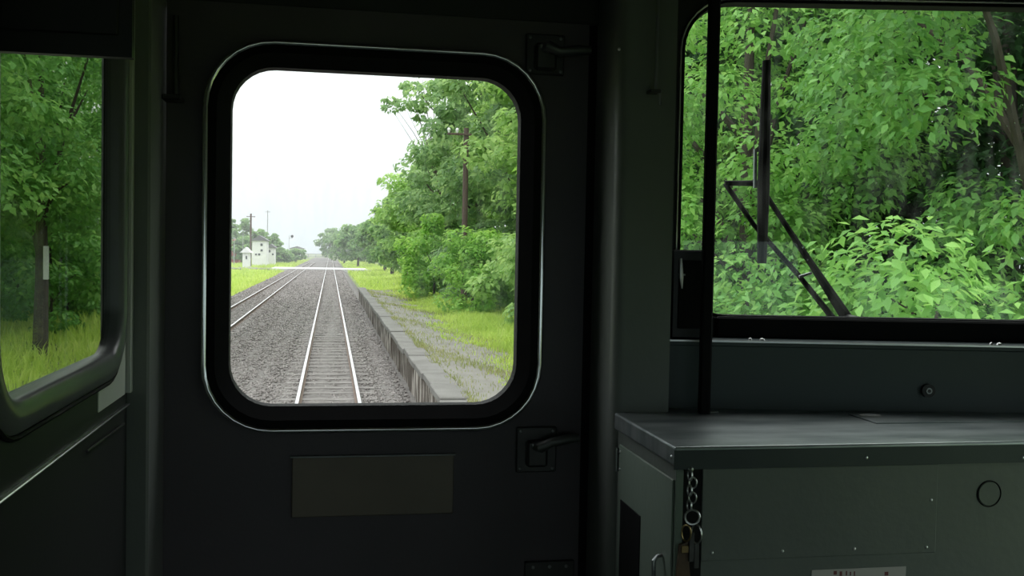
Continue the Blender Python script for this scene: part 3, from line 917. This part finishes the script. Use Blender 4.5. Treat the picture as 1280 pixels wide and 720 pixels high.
def track(name, xc, y0, y1, sp, label, ysl0):
    t = empty(name, (xc, y0, ZB), label=label, category='railway track', group='railway tracks')
    for s in (-1, 1):
        x = xc + s * (0.5335 + 0.0325)
        web = [(-0.0625, -0.153), (0.0625, -0.153), (0.0625, -0.140), (0.010, -0.125), (0.009, -0.045), (0.0325, -0.034), (0.0325, -0.004), (-0.0325, -0.004), (-0.0325, -0.034), (-0.009, -0.045), (-0.010, -0.125), (-0.0625, -0.140)]
        FRl = Frame((x, 0, 0), (1, 0, 0), (0, 0, 1), (0, 1, 0))
        r = MB(FRl).prism(web, y0, y1).build('rail', M['rail'], t)
        MB(FRl).prism([(-0.0325, -0.004), (0.0325, -0.004), (0.030, 0.0), (-0.030, 0.0)], y0, y1).build('rail_head', M['railhead'], r)
        for k in range(4):
            yj = 16.9 + 25 * k
            for q in (-1, 1):
                MB(Frame((x + q * 0.022, yj, -0.09), (1, 0, 0), (0, 1, 0), (0, 0, 1))).box(-0.014, 0.014, -0.28, 0.28, -0.035, 0.045, 0.004).build('fishplate', M['rail'], r)
    n = int((y1 - ysl0) / sp)
    first = None
    lr = random.Random(3)
    for k in range(min(n, 290)):
        y = ysl0 + k * sp
        if first is None:
            first = MB(Frame((0, 0, 0), (1, 0, 0), (0, 1, 0), (0, 0, 1))).box(-0.95, 0.95, -0.105, 0.105, -0.13, 0.0, 0.012).build('sleeper', M['sleeper'], t)
            first.location = (xc, y, ZB + 0.024)
            o = first
        else:
            o = share(first, (xc + lr.uniform(-0.04, 0.04), y + lr.uniform(-0.03, 0.03), ZB + 0.024 + lr.uniform(-0.012, 0.008)), t, lr.uniform(-0.012, 0.012), 'sleeper')
    # spike plates under the rails near the train
    return t


track('railway_track', 0.0, 1.5, 380, 0.80, 'straight single track with bright rails running away under the door window', 10.4)
track('railway_track', -4.05, 1.5, 230, 0.80, 'second track with thinner looking rails left of the main track', 36.0)

# platform on the right
ZPF = 0.58
YE = 63.0
plat = empty('platform', (1.6, 25, ZB), kind='structure')
MB().box(1.76, 2.12, 5, YE, ZB - 0.3, ZPF - 0.13).build('platform_core', M['wallconc'], plat)
n = 0
y = 7.0
lr = random.Random(5)
wb0 = None
sl0 = None
while y < YE - 1.6:
    if wb0 is None:
        wb0 = MB(Frame((0, 0, 0), (1, 0, 0), (0, 1, 0), (0, 0, 1))).box(0, 0.09, 0.006, 0.794, -0.32, ZPF - 0.13, 0.012)
        wb0 = wb0.build('wall_block', M['wallconc'], plat)
        wb0.location = (1.70, y, 0)
        share(wb0, (1.71, y + 0.8, 0), plat, 0, 'wall_block')
        sl0 = MB(Frame((0, 0, 0), (1, 0, 0), (0, 1, 0), (0, 0, 1))).box(0, 0.46, 0.008, 1.592, -0.13, 0.0, 0.015).build('coping_slab', M['concrete'], plat)
        sl0.location = (1.67, y, ZPF)
    else:
        for q in (0, 0.8):
            share(wb0, (1.70 + lr.uniform(-0.012, 0.03), y + q, 0), plat, lr.uniform(-0.01, 0.01), 'wall_block')
        share(sl0, (1.67 + lr.uniform(-0.018, 0.018), y, ZPF + lr.uniform(-0.03, 0.008)), plat, lr.uniform(-0.008, 0.008), 'coping_slab')
    y += 1.6


def bank(X, Y):
    t = np.clip((Y - 58) / 9, 0, 1)
    base = 0.54 + 0.02 * np.sin(X * 5 + Y * 2) + np.clip((X - 5) * 0.10, 0, 0.9)
    low = -0.45 + np.clip((X - 4) * 0.08, 0, 0.8)
    return base * (1 - t) + low * t


grid('platform_surface', np.concatenate([np.linspace(2.05, 4.2, 10)]), np.linspace(4, 64, 61), lambda X, Y: bank(X, Y) + 0.005, M['dirt_and_glare'], kind='structure')
grid('right_bank', np.concatenate([np.linspace(4.15, 12, 14), np.linspace(14, 60, 10)]), np.linspace(-10, 420, 173), lambda X, Y: bank(X, Y) + 0.03 * np.sin(X * 2.1) * np.sin(Y * 0.7), M['soil'], kind='structure')
grid('far_verge', np.linspace(2.2, 4.3, 6), np.linspace(64, 420, 90), lambda X, Y: bank(X, Y), M['soil'], kind='structure')

# level crossing
MB().box(-8.6, 5.6, 150, 163, ZB - 0.5, 0.004).build('crossing_road', M['road'], kind='structure')
MB().box(-60, -8.6, 151, 162, -0.9, -0.12).build('approach_road', M['concrete'], kind='structure')
MB().box(5.6, 60, 151, 162, -0.9, -0.12).build('approach_road', M['concrete'], kind='structure')


# ---- grass
def blades(n, x0, x1, y0, y1, h0, h1, wd, zf, bias=1.0, dens=None, hs=None):
    u = nrng.random(n)
    y = y0 * (y1 / y0) ** u if bias else nrng.uniform(y0, y1, n)
    x = nrng.uniform(x0, x1, n)
    if dens is not None:
        keep = nrng.random(n) < dens(x, y)
        x, y = x[keep], y[keep]
        n = len(x)
    h = nrng.uniform(h0, h1, n) * (0.6 + 0.5 * np.abs(np.sin(x * 0.9 + y * 0.23)))
    if hs is not None:
        h = h * hs(x, y)
    a = nrng.uniform(0, 6.28, n)
    w_ = wd * (0.6 + 0.8 * nrng.random(n)) * (1 + y / 60)
    z = zf(x, y)
    dx, dy = np.cos(a), np.sin(a)
    ln = nrng.uniform(0.1, 0.7, n) * h
    b = nrng.uniform(0, 6.28, n)
    lx, ly = np.cos(b) * ln, np.sin(b) * ln
    V = np.zeros((n, 5, 3))
    V[:, 0] = np.stack([x - dx * w_, y - dy * w_, z - 0.03], 1)
    V[:, 1] = np.stack([x + dx * w_, y + dy * w_, z - 0.03], 1)
    V[:, 2] = np.stack([x + dx * w_ * .8 + lx * .35, y + dy * w_ * .8 + ly * .35, z + h * 0.6], 1)
    V[:, 3] = np.stack([x + lx, y + ly, z + h * 0.95], 1)
    V[:, 4] = np.stack([x - dx * w_ * .8 + lx * .35, y - dy * w_ * .8 + ly * .35, z + h * 0.6], 1)
    k = 5 * np.arange(n)
    F = np.concatenate([np.stack([k, k + 1, k + 2], 1), np.stack([k, k + 2, k + 4], 1), np.stack([k + 4, k + 2, k + 3], 1)])
    r = nrng.random(n)
    return V.reshape(-1, 3), F, np.concatenate([r, r, r])


def lowg(x, y):
    return np.full_like(x, -0.6)


v, f, r = blades(80000, 2.9, 7.5, 13, 66, 0.10, 0.42, 0.008, bank, dens=lambda x, y: np.clip((x - 2.95 + 0.4 * np.sin(y * 0.5) + 0.3 * np.sin(x * 4 + y * 1.3)) / 1.3, 0.02, 1), hs=lambda x, y: np.clip((x - 2.9) / 1.6, 0.3, 1))
mesh_np('platform_grass', v, f, M['grass'], None, r, label='bright yellow green grass growing behind the platform', category='grass', kind='stuff')
v, f, r = blades(60000, 2.02, 5.2, 11, 62, 0.03, 0.11, 0.006, bank, dens=lambda x, y: 0.10 + 0.55 * np.exp(-((x - 2.12) / 0.12) ** 2) + 0.5 * (np.sin(x * 3 + y * 0.6) > 0.75) + np.clip((x - 3.4) * 0.5, 0, 0.5))
mesh_np('platform_weeds', v, f, M['weeds'], None, r, label='sparse dry weeds on the gritty platform top', category='weeds', kind='stuff')
v, f, r = blades(60000, -24, -6.25, 24, 320, 0.3, 0.8, 0.014, lowg)
mesh_np('meadow_grass', v, f, M['grass'], None, r, label='tall yellow green grass left of the second track', category='grass', kind='stuff')
v, f, r = blades(14000, 2.6, 9, 66, 330, 0.2, 0.6, 0.014, lambda x, y: bank(x, y), dens=lambda x, y: np.clip(0.4 + (x - 2.6), 0, 1))
mesh_np('verge_grass', v, f, M['grass'], None, r, label='green verge grass beyond the platform end', category='grass', kind='stuff')


# ---- trees
def leaves(cen, rad, n, size, asp=0.55, droop=0.35, shell=0.45):
    """n leaves per spray; each leaf a folded blade of two faces"""
    k = len(cen)
    N = k * n
    d = nrng.normal(size=(N, 3))
    d /= np.linalg.norm(d, axis=1)[:, None]
    rr_ = (shell + (1 - shell) * nrng.random(N)) ** 0.6
    C = np.repeat(cen, n, 0)
    Rr = np.repeat(rad, n, 0)
    p = C + d * Rr * rr_[:, None]
    nrm = d * 0.55 + np.array([0, 0, 0.75]) + nrng.normal(0, 0.42, (N, 3))
    nrm /= np.linalg.norm(nrm, axis=1)[:, None]
    al = d * np.array([1, 1, 0.3]) + nrng.normal(0, 0.5, (N, 3)) - np.array([0, 0, droop])
    al -= nrm * np.sum(al * nrm, 1)[:, None]
    al /= np.linalg.norm(al, axis=1)[:, None] + 1e-9
    sd_ = np.cross(nrm, al)
    L = (size * nrng.uniform(0.65, 1.25, N))[:, None]
    W = L * asp * 0.5
    V = np.zeros((N, 4, 3))
    V[:, 0] = p - al * L * 0.5
    V[:, 1] = p + sd_ * W + nrm * W * 0.25 - al * L * 0.05
    V[:, 2] = p + al * L * 0.5 - nrm * L * 0.12
    V[:, 3] = p - sd_ * W + nrm * W * 0.25 - al * L * 0.05
    b = 4 * np.arange(N)
    F = np.concatenate([np.stack([b, b + 1, b + 2], 1), np.stack([b, b + 2, b + 3], 1)])
    r_ = nrng.random(N)
    return V.reshape(-1, 3), F, np.concatenate([r_, r_])


def tree(name, x, y, z0, h, cr, cb, ncl, per, leaf, m, label, group=None, trunk_r=0.16, cat='tree', crad=(0.7, 1.3), flat=0.55, seed=1, lean=(0, 0), ex=1.0, shellk=0.5):
    g = np.random.default_rng(seed)
    t = empty(name, (x, y, z0), label=label, category=cat, group=group)
    # crown: sprays of leaves spread through an egg-shaped volume
    cz = z0 + cb + (h - cb) * 0.5
    hz_ = (h - cb) * 0.5
    d = g.normal(size=(ncl, 3))
    d /= np.linalg.norm(d, axis=1)[:, None]
    rr_ = shellk + (1 - shellk) * g.random(ncl) ** 0.7
    cen = np.stack([x + lean[0] * 0.5 + d[:, 0] * rr_ * cr, y + lean[1] * 0.5 + d[:, 1] * rr_ * cr * ex, cz + d[:, 2] * rr_ * hz_ * 0.92], 1)
    rr1 = g.uniform(crad[0], crad[1], ncl)
    rad = np.stack([rr1, rr1, rr1 * flat], 1)
    v_, f_, r_ = leaves(cen, rad, per, leaf)
    mb_ = MB()
    top = Vector((x + lean[0] * 0.5, y + lean[1] * 0.5, z0 + h * 0.86))
    if trunk_r:
        path = [Vector((x, y, z0 - 0.35)), Vector((x + 0.05 + lean[0] * 0.1, y, z0 + h * 0.2)), Vector((x + lean[0] * 0.3, y + 0.1, z0 + h * 0.5)), top]
        mb_.tube(path, [trunk_r * 1.25, trunk_r, trunk_r * 0.7, trunk_r * 0.2], 9)
        for q in range(min(9, ncl)):
            e_ = Vector(cen[q])
            s_ = path[1].lerp(path[2], 0.25 + 0.75 * g.random())
            if e_.z < s_.z:
                s_ = path[1].lerp(path[2], 0.1)
            mid = s_.lerp(e_, 0.5) + Vector((0, 0, 0.3))
            mb_.tube([s_, mid, e_], [trunk_r * 0.45, trunk_r * 0.3, trunk_r * 0.1], 6)
        mb_.build('trunk', M['bark'], t, True)
    mesh_np('foliage', v_, f_, m, t, r_, kind='stuff')
    return t, cen, rad


ROW = 'row of trees behind the platform'
ORD = ('nearest', 'second', 'third', 'fourth', 'fifth', 'sixth', 'seventh', 'eighth', 'ninth', 'tenth', 'eleventh', 'twelfth')
g2 = random.Random(21)
# trees seen through the door window, front to back
for i, (x, y, h, cr, cb, mk) in enumerate((
        (9.6, 24, 13, 3.6, 1.4, 'leaf_a'), (9.0, 30, 13.5, 3.9, 1.2, 'leaf_c'), (9.4, 37, 14, 4.1, 1.3, 'leaf_a'),
        (8.4, 43.5, 13.2, 3.8, 1.0, 'leaf_b'), (10.2, 50, 15, 4.2, 1.4, 'leaf_a'), (8.2, 56, 14.5, 4.0, 1.5, 'leaf_b'),
        (8.2, 65, 12.0, 4.0, 1.0, 'leaf_b'), (7.6, 76, 10.6, 3.9, 0.8, 'leaf_a'), (7.5, 89, 9.4, 3.7, 0.8, 'leaf_b'),
        (7.6, 103, 8.8, 3.4, 0.8, 'leaf_a'), (7.4, 122, 8.6, 3.4, 0.8, 'leaf_b'), (7.6, 142, 8.8, 3.6, 1.0, 'leaf_b'))):
    zz0 = float(bank(np.array([x]), np.array([y]))[0])
    k = 1.0 if y < 60 else 0.8
    tree('broadleaf_tree', x, y, zz0, h, cr, cb, int(74 * k), int(150 * k), 0.24 + y * 0.0028, M[mk], 'leafy green tree, %s from the train in the row behind the platform' % ORD[i], ROW, 0.20, seed=40 + i, crad=(0.75, 1.45), shellk=0.55)
# thicket at their feet
for i in range(11):
    y = 21 + i * 4.3 + g2.uniform(-1, 1)
    x = 6.6 + g2.uniform(-0.3, 0.6) + (0.4 if y > 45 else 0)
    tree('leafy_bush', x, y, float(bank(np.array([x]), np.array([y]))[0]), g2.uniform(2.6, 4.2), 1.9, -0.8, 32, 150, 0.20 + y * 0.0022, M[g2.choice(('leaf_a', 'leaf_b', 'leaf_c'))],
         'leafy bush at the foot of the platform tree row, %s from the train' % ORD[i], 'bushes at the foot of the tree row', 0.05, 'bush', (0.5, 0.9), 0.6, 80 + i, ex=1.3)
tree('leafy_bush', 4.95, 35.2, 0.5, 3.5, 1.25, -0.8, 34, 150, 0.20, M['leaf_c'], 'leafy bush hiding the foot of the utility pole by the platform', None, 0.05, 'bush', (0.4, 0.7), 0.6, 99)
tree('leafy_bush', 4.7, 46.0, 0.5, 4.3, 1.5, -0.8, 36, 150, 0.24, M['leaf_c'], 'tall yellow green bush left of the utility pole by the platform', None, 0.05, 'bush', (0.5, 0.8), 0.6, 98)
# the branch that reaches out over the track above the tall tree
tree('broadleaf_tree', 7.6, 60.5, 0.3, 15.0, 2.6, 10.0, 15, 55, 0.36, M['leaf_b'], 'tall thin tree whose top twigs reach out against the sky', None, 0.06, seed=77, crad=(0.35, 0.7), lean=(-4.6, 0), flat=0.4, shellk=0.2)

# close trees and vines beside the driver's windscreen
NEAR = []
for i, (nm, x, y, h, cr, cb, ncl, per, lf, mk, lb_) in enumerate((
        ('broadleaf_tree', 5.9, 13.6, 8.2, 2.3, 0.4, 96, 220, 0.125, 'leaf_m', 'broad vine-hung tree filling the left half of the windscreen'),
        ('broadleaf_tree', 6.95, 8.9, 8.0, 2.3, 0.6, 84, 230, 0.12, 'leaf_n', 'light green tree reaching in at the right edge of the windscreen'),
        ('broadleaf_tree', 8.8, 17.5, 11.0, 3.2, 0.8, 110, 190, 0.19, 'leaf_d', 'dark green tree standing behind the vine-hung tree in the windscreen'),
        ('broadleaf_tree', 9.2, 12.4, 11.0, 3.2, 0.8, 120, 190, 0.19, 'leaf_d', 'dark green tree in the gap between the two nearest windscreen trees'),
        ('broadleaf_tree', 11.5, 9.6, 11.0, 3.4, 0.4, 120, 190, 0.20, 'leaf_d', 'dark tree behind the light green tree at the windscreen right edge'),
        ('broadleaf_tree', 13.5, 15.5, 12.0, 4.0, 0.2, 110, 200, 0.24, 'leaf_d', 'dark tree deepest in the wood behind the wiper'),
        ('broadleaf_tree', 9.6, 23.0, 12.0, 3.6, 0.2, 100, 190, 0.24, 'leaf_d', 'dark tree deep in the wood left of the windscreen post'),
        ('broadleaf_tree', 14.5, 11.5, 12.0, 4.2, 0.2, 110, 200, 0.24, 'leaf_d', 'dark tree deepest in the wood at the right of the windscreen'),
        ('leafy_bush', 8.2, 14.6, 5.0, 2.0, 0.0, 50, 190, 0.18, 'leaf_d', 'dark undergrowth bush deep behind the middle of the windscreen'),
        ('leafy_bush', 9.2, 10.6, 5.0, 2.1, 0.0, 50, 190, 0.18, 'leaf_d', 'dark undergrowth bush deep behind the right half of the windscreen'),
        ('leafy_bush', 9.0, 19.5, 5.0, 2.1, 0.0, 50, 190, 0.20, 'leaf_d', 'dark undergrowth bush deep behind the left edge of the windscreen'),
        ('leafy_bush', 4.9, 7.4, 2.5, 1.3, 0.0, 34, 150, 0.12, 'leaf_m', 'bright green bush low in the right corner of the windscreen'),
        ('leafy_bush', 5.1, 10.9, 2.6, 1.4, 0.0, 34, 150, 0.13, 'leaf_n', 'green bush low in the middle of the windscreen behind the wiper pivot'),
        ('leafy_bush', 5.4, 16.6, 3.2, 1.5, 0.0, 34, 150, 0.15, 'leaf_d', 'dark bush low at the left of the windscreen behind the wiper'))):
    t, cen, rad = tree(nm, x, y, 0.55, h, cr, cb if nm != 'leafy_bush' else -0.5, ncl, per, lf, M[mk], lb_, None, 0.13 if nm != 'leafy_bush' else 0.04,
                       'tree' if nm != 'leafy_bush' else 'bush', (0.45, 0.85), 0.6, 120 + i, shellk=0.4)
    NEAR.append((t, cen, rad, mk, lf))

# their largest leaves in view, each a blade of its own with a midrib fold
lme = bpy.data.meshes.new('leaf')
_lv = [(0, 0, 0), (0.22, 0.30, 0.05), (0.25, 0.55, 0.05), (0.13, 0.82, 0.0), (0, 1.0, -0.10), (-0.13, 0.82, 0.0), (-0.25, 0.55, 0.05), (-0.22, 0.30, 0.05), (0, 0.30, -0.02), (0, 0.55, -0.02), (0, 0.82, -0.05)]
lme.from_pydata(_lv, [], [(0, 1, 8), (0, 8, 7), (1, 2, 9, 8), (8, 9, 6, 7), (2, 3, 10, 9), (9, 10, 5, 6), (3, 4, 10), (10, 4, 5)])
LEAFMESH = {}
for q in ('leaf_n', 'leaf_m'):
    for r_ in range(3):
        me = lme.copy()
        at = me.attributes.new('rnd', 'FLOAT', 'FACE')
        at.data.foreach_set('value', [0.3 + 0.35 * r_] * 8)
        me.materials.append(M[q])
        LEAFMESH[q, r_] = me
lr = random.Random(9)
for ti, cnt in ((0, 200), (1, 180)):
    t, cen, rad, mk, lf = NEAR[ti]
    made = 0
    tries = 0
    while made < cnt and tries < 9000:
        tries += 1
        q = lr.randrange(len(cen))
        c, r_ = Vector(cen[q]), Vector(rad[q])
        d = Vector((lr.gauss(0, 1), lr.gauss(0, 1), lr.gauss(0, 1))).normalized()
        toc = (CAM - c).normalized()
        if d.dot(toc) < 0.25:
            continue
        p = c + Vector((d.x * r_.x, d.y * r_.y, d.z * r_.z)) * 1.02
        rel = p - CAM
        px = 640 + FPX * rel.dot(_R) / rel.dot(_F)
        py = 360 - FPX * rel.dot(_U) / rel.dot(_F)
        if not (845 < px < 1290 and 0 < py < 400):
            continue
        tc_ = Vector((t.location.x, t.location.y, p.z))
        if (p - tc_).dot(CAM - tc_) < 0.6:
            continue
        o = bpy.data.objects.new('leaf', LEAFMESH[mk, lr.randrange(3)])
        col.objects.link(o)
        o.parent = t
        o.matrix_parent_inverse = t.matrix_world.inverted()
        al = (d * 0.6 + Vector((lr.gauss(0, .4), lr.gauss(0, .4), -0.5 + lr.gauss(0, .3)))).normalized()
        nn = (d * 0.5 + Vector((lr.gauss(0, .25), lr.gauss(0, .25), 0.8))).normalized()
        xx = al.cross(nn).normalized()
        nn = xx.cross(al).normalized()
        s = lf * lr.uniform(0.75, 1.15)
        o.matrix_basis = Matrix(((xx.x * s, al.x * s, nn.x * s, p.x), (xx.y * s, al.y * s, nn.y * s, p.y), (xx.z * s, al.z * s, nn.z * s, p.z), (0, 0, 0, 1)))
        made += 1

# trees left of the second track, seen through the partition window
for i, (x, y, h, cr, cb, lb_, tr) in enumerate((
        (-8.55, 32.0, 11.5, 3.3, 3.2, 'tree with a straight bare trunk and white marker, seen through the partition window', 0.19),
        (-9.6, 24.0, 11.0, 3.4, 3.0, 'nearest dark tree left of the second track, high in the partition window', 0.17), (-12.0, 36, 12, 3.6, 2.6, 'dark tree just behind the trunk with the white marker', 0.18), (-11.4, 43.5, 12.5, 3.6, 2.0, 'dark tree right of the marked trunk in the partition window', 0.18),
        (-14.0, 29.5, 12, 3.8, 2.0, 'dark tree far left of the marked trunk, nearest of the second rank', 0.18), (-15.0, 45, 12.5, 4.0, 1.2, 'dark tree behind the marked trunk in the second rank, third from the train', 0.18), (-17, 37, 12, 4.2, 1.0, 'dark tree farthest out from the line in the left wood', 0.18), (-10.4, 53, 12.0, 3.6, 1.0, 'last dark tree of the left wood nearest the second track', 0.18))):
    t, cen, rad = tree('broadleaf_tree', x, y, -0.6, h, cr, cb, 100, 170, 0.24, M['leaf_n'], lb_, None if i == 0 else 'dark trees left of the second track', tr, seed=200 + i, crad=(0.7, 1.35), shellk=0.45)
    if i == 0:
        MB().box(x + 0.15, x + 0.30, y - 0.24, y - 0.17, 1.75, 2.75, 0.01).build('marker', M['white'], t)
for i, (x, y) in enumerate(((-18, 31), (-13, 33), (-15, 39), (-10.2, 39.5), (-11.2, 46), (-13.5, 47), (-12.2, 50), (-18.5, 50.5), (-14.2, 53), (-16.5, 57))):
    tree('leafy_bush', x, y, -0.6, 3.2 if i < 3 else 5.2, 2.2, -0.5, 36, 150, 0.26, M['leaf_n'], 'dark undergrowth bush, %s from the train among the left trees' % ORD[i], 'undergrowth left of the second track', 0.05, 'bush', (0.6, 1.0), 0.6, 230 + i)

# ---- utility pole in the tree row
pq = on_y(583, 160, 38.0)
up = empty('utility_pole', (pq.x, 38.0, 0.5), label='brown utility pole with a crossarm rising among the platform trees', category='pole')
MB().tube([Vector((pq.x, 38, 0.3)), Vector((pq.x, 38, pq.z))], [0.12, 0.10], 10).build('pole_shaft', M['polewood'], up, True)
MB().box(pq.x - 0.75, pq.x + 0.2, 37.84, 37.90, pq.z - 0.30, pq.z - 0.22, 0.01).build('crossarm', M['polewood'], up)
for dx in (-0.68, -0.36):
    MB().tube([Vector((pq.x + dx, 37.87, pq.z - 0.22)), Vector((pq.x + dx, 37.87, pq.z - 0.10)), Vector((pq.x + dx, 37.87, pq.z - 0.03))], [0.03, 0.07, 0.04], 8).build('insulator', M['insul'], up, True)


# ---- far left: houses, poles, trees
def gp(px, py, y):
    return on_y(px, py, y)


def house(px0, px1, ytop, ybot, Y, roofm, label, wins, depth=7.0, rise=1.2, wallm='white'):
    a, b = gp(px0, ybot, Y), gp(px1, ytop, Y)
    x0, x1, z1 = a.x, b.x, b.z
    t = empty('house', ((x0 + x1) / 2, Y + depth / 2, -0.6), label=label, category='house')
    MB().box(x0, x1, Y, Y + depth, -0.7, z1).build('house_wall', M[wallm], t)
    Fh = Frame((0, 0, 0), (1, 0, 0), (0, 0, 1), (0, 1, 0))
    MB(Fh).prism([(x0 - 0.4, z1), (x1 + 0.4, z1), ((x0 + x1) / 2, z1 + rise)], Y - 0.3, Y + depth + 0.3).build('house_roof', M[roofm], t)
    for wx, wy, ww, wh in wins:
        q = gp(wx, wy, Y)
        k = Y / FPX
        wn = MB().box(q.x - ww * k / 2, q.x + ww * k / 2, Y - 0.06, Y, q.z - wh * k / 2, q.z + wh * k / 2).build('house_window', M['window_dark'], t)
    return t


house(315, 333, 301, 326, 190, 'roof', 'white two storey house standing beyond the crossing', ((327, 306, 2.6, 3), (327, 313, 2.6, 2.6), (320, 318, 2, 2), (324, 318, 2.4, 2.4)), rise=1.0)
house(303, 311, 316, 327, 165, 'white', 'small white shed left of the white house', ((308, 322, 1.6, 4),), 4, 0.9)
house(286, 298, 306, 318, 215, 'red', 'dark red walled house at the left edge of the door window', ((292, 312, 2, 2.5),), 6, 1.2, 'red')
house(334, 343, 310, 325, 200, 'roof', 'low pale house right of the white two storey house', ((337, 314, 2, 3), (341, 318, 2, 2)), 6, 0.8)
house(362, 380, 311, 318, 330, 'roof', 'long low pale building far down the line', ((368, 314, 3, 2),), 6, 0.8)


def pole(nm, px, yt, yb, r, m, label, arm=None, cat='pole'):
    # stands on the meadow: its distance follows from where its foot meets the ground
    q = on_z(px, yb, -0.5)
    Y = q.y
    tp = gp(px + (yb - yt) * 0.008, yt, Y)
    t = empty(nm, (q.x, Y, -0.6), label=label, category=cat)
    MB().tube([Vector((q.x, Y, -0.8)), Vector((q.x, Y, tp.z))], [r, r * 0.8], 8).build('pole_shaft', m, t, True)
    if arm:
        for dz in arm:
            MB().box(q.x - 0.7, q.x + 0.7, Y - 0.08, Y - 0.0 - r * 0.5, tp.z - dz - 0.06, tp.z - dz + 0.06).build('crossarm', m, t)
    return t, q.x, Y, tp.z


pole('utility_pole', 313, 267, 336, 0.17, M['polewood'], 'dark wooden pole standing in the grass before the white house', (0.5,))
pole('utility_pole', 334, 263, 327, 0.14, M['greymetal'], 'pale grey thin pole right of the white house', (0.4,))
pole('utility_pole', 303.5, 286, 332, 0.06, M['greymetal'], 'thin pale pole left of the dark wooden pole')
pole('utility_pole', 292.5, 298, 334, 0.09, M['greymetal'], 'short pale pole at the left edge of the door window')
t, sx_, sy_, sz_ = pole('signal_post', 361, 294, 329, 0.06, M['greymetal'], 'railway signal post with a dark round head near the crossing', None, 'signal')
MB().box(sx_ - 0.1, sx_ + 0.85, sy_ - 0.06, sy_ + 0.06, sz_ - 0.75, sz_ - 0.65).build('signal_bracket', M['greymetal'], t)
Fs = Frame((sx_ + 0.7, sy_ - 0.02, sz_ - 0.25), (1, 0, 0), (0, 0, 1), (0, -1, 0))
MB(Fs).disc(0, 0, 0, 0.12, 0.34, 16).build('signal_head', M['black'], t)
MB(Fs).tube([(0, -0.45, 0.02), (0, -0.3, 0.02)], 0.05, 8).build('signal_neck', M['greymetal'], t)
t, _x, _y, _z = pole('relay_cabinet', 362, 320, 329.5, 0.05, M['black'], 'dark relay cabinet on a short stand by the second track', None, 'cabinet')
MB().box(_x - 0.35, _x + 0.35, _y - 0.25, _y + 0.25, 0.0, 1.0, 0.02).build('cabinet_box', M['black'], t)

for i, (px, yt, Y, wdt, lab, mk, cbf) in enumerate((
        (287, 265, 235, 2.6, 'tall dark conifer at the left edge of the sky', 'leaf_b', 0.15), (307.5, 267, 240, 1.7, 'slim dark conifer behind the dark wooden pole', 'leaf_b', 0.1),
        (302, 293, 215, 2.6, 'rounded green tree behind the small white shed', 'leaf_b', 0.1), (325, 286, 225, 2.4, 'rounded tree behind the white house roof', 'leaf_b', 0.3),
        (341, 291, 235, 1.9, 'small tree right of the pale grey pole', 'leaf_b', 0.2), (350, 309, 230, 2.4, 'low round green shrub beside the low pale house', 'leaf_b', 0.0),
        (366, 310, 250, 2.6, 'dark round shrub behind the signal post', 'leaf_b', 0.0))):
    q = gp(px, yt, Y)
    tree('conifer_tree' if 'conifer' in lab else 'broadleaf_tree', q.x, Y, -0.6, q.z + 0.6, wdt, (q.z + 0.6) * cbf, 34, 60, 0.75, M[mk], lab, None, 0.14, seed=300 + i, crad=(0.7, 1.2), cat='tree', shellk=0.2)
for i, (x, y, h, cr) in enumerate(((5.0, 185, 9.5, 3.6), (8, 210, 10, 4), (3.2, 235, 9.8, 4.4), (0.5, 300, 10.6, 4.4), (5.0, 330, 11.5, 5.0))):
    tree('broadleaf_tree', x, y, -0.5, h, cr, 0.6, 44, 60, 0.85, M['leaf_b'], 'distant hazy tree right of the line, %s beyond the crossing' % ORD[i].replace('nearest', 'first'), 'distant trees beyond the crossing', 0.2, seed=330 + i, crad=(0.9, 1.6), shellk=0.4)
# far fence or viaduct line across the vanishing point
fn = empty('far_fence', (-14, 420, -0.6), label='long low pale railing across the end of the line', category='fence')
for k in range(13):
    MB().box(-36 + k * 3.0, -35.7 + k * 3.0, 419.9, 420.1, -0.8, 1.3).build('fence_post', M['greymetal'], fn)
for z in (0.3, 1.2):
    MB().box(-36, 0.4, 419.85, 419.9, z - 0.12, z + 0.12).build('fence_rail', M['greymetal'], fn)

# ---- thin summer haze lying over the far fields
hz = MB().box(-170, 170, 75, 700, -2, 60).build('summer_haze', None, label='thin pale haze over the far end of the line', category='haze', kind='stuff')
hm = bpy.data.materials.new('thin_haze')
hm.use_nodes = True
hn = hm.node_tree.nodes
hn.clear()
ho = hn.new('ShaderNodeOutputMaterial')
hv = hn.new('ShaderNodeVolumeScatter')
hv.inputs['Color'].default_value = (0.97, 0.985, 1.0, 1)
hv.inputs['Density'].default_value = 0.0014
hm.node_tree.links.new(hv.outputs[0], ho.inputs['Volume'])
hz.data.materials.append(hm)
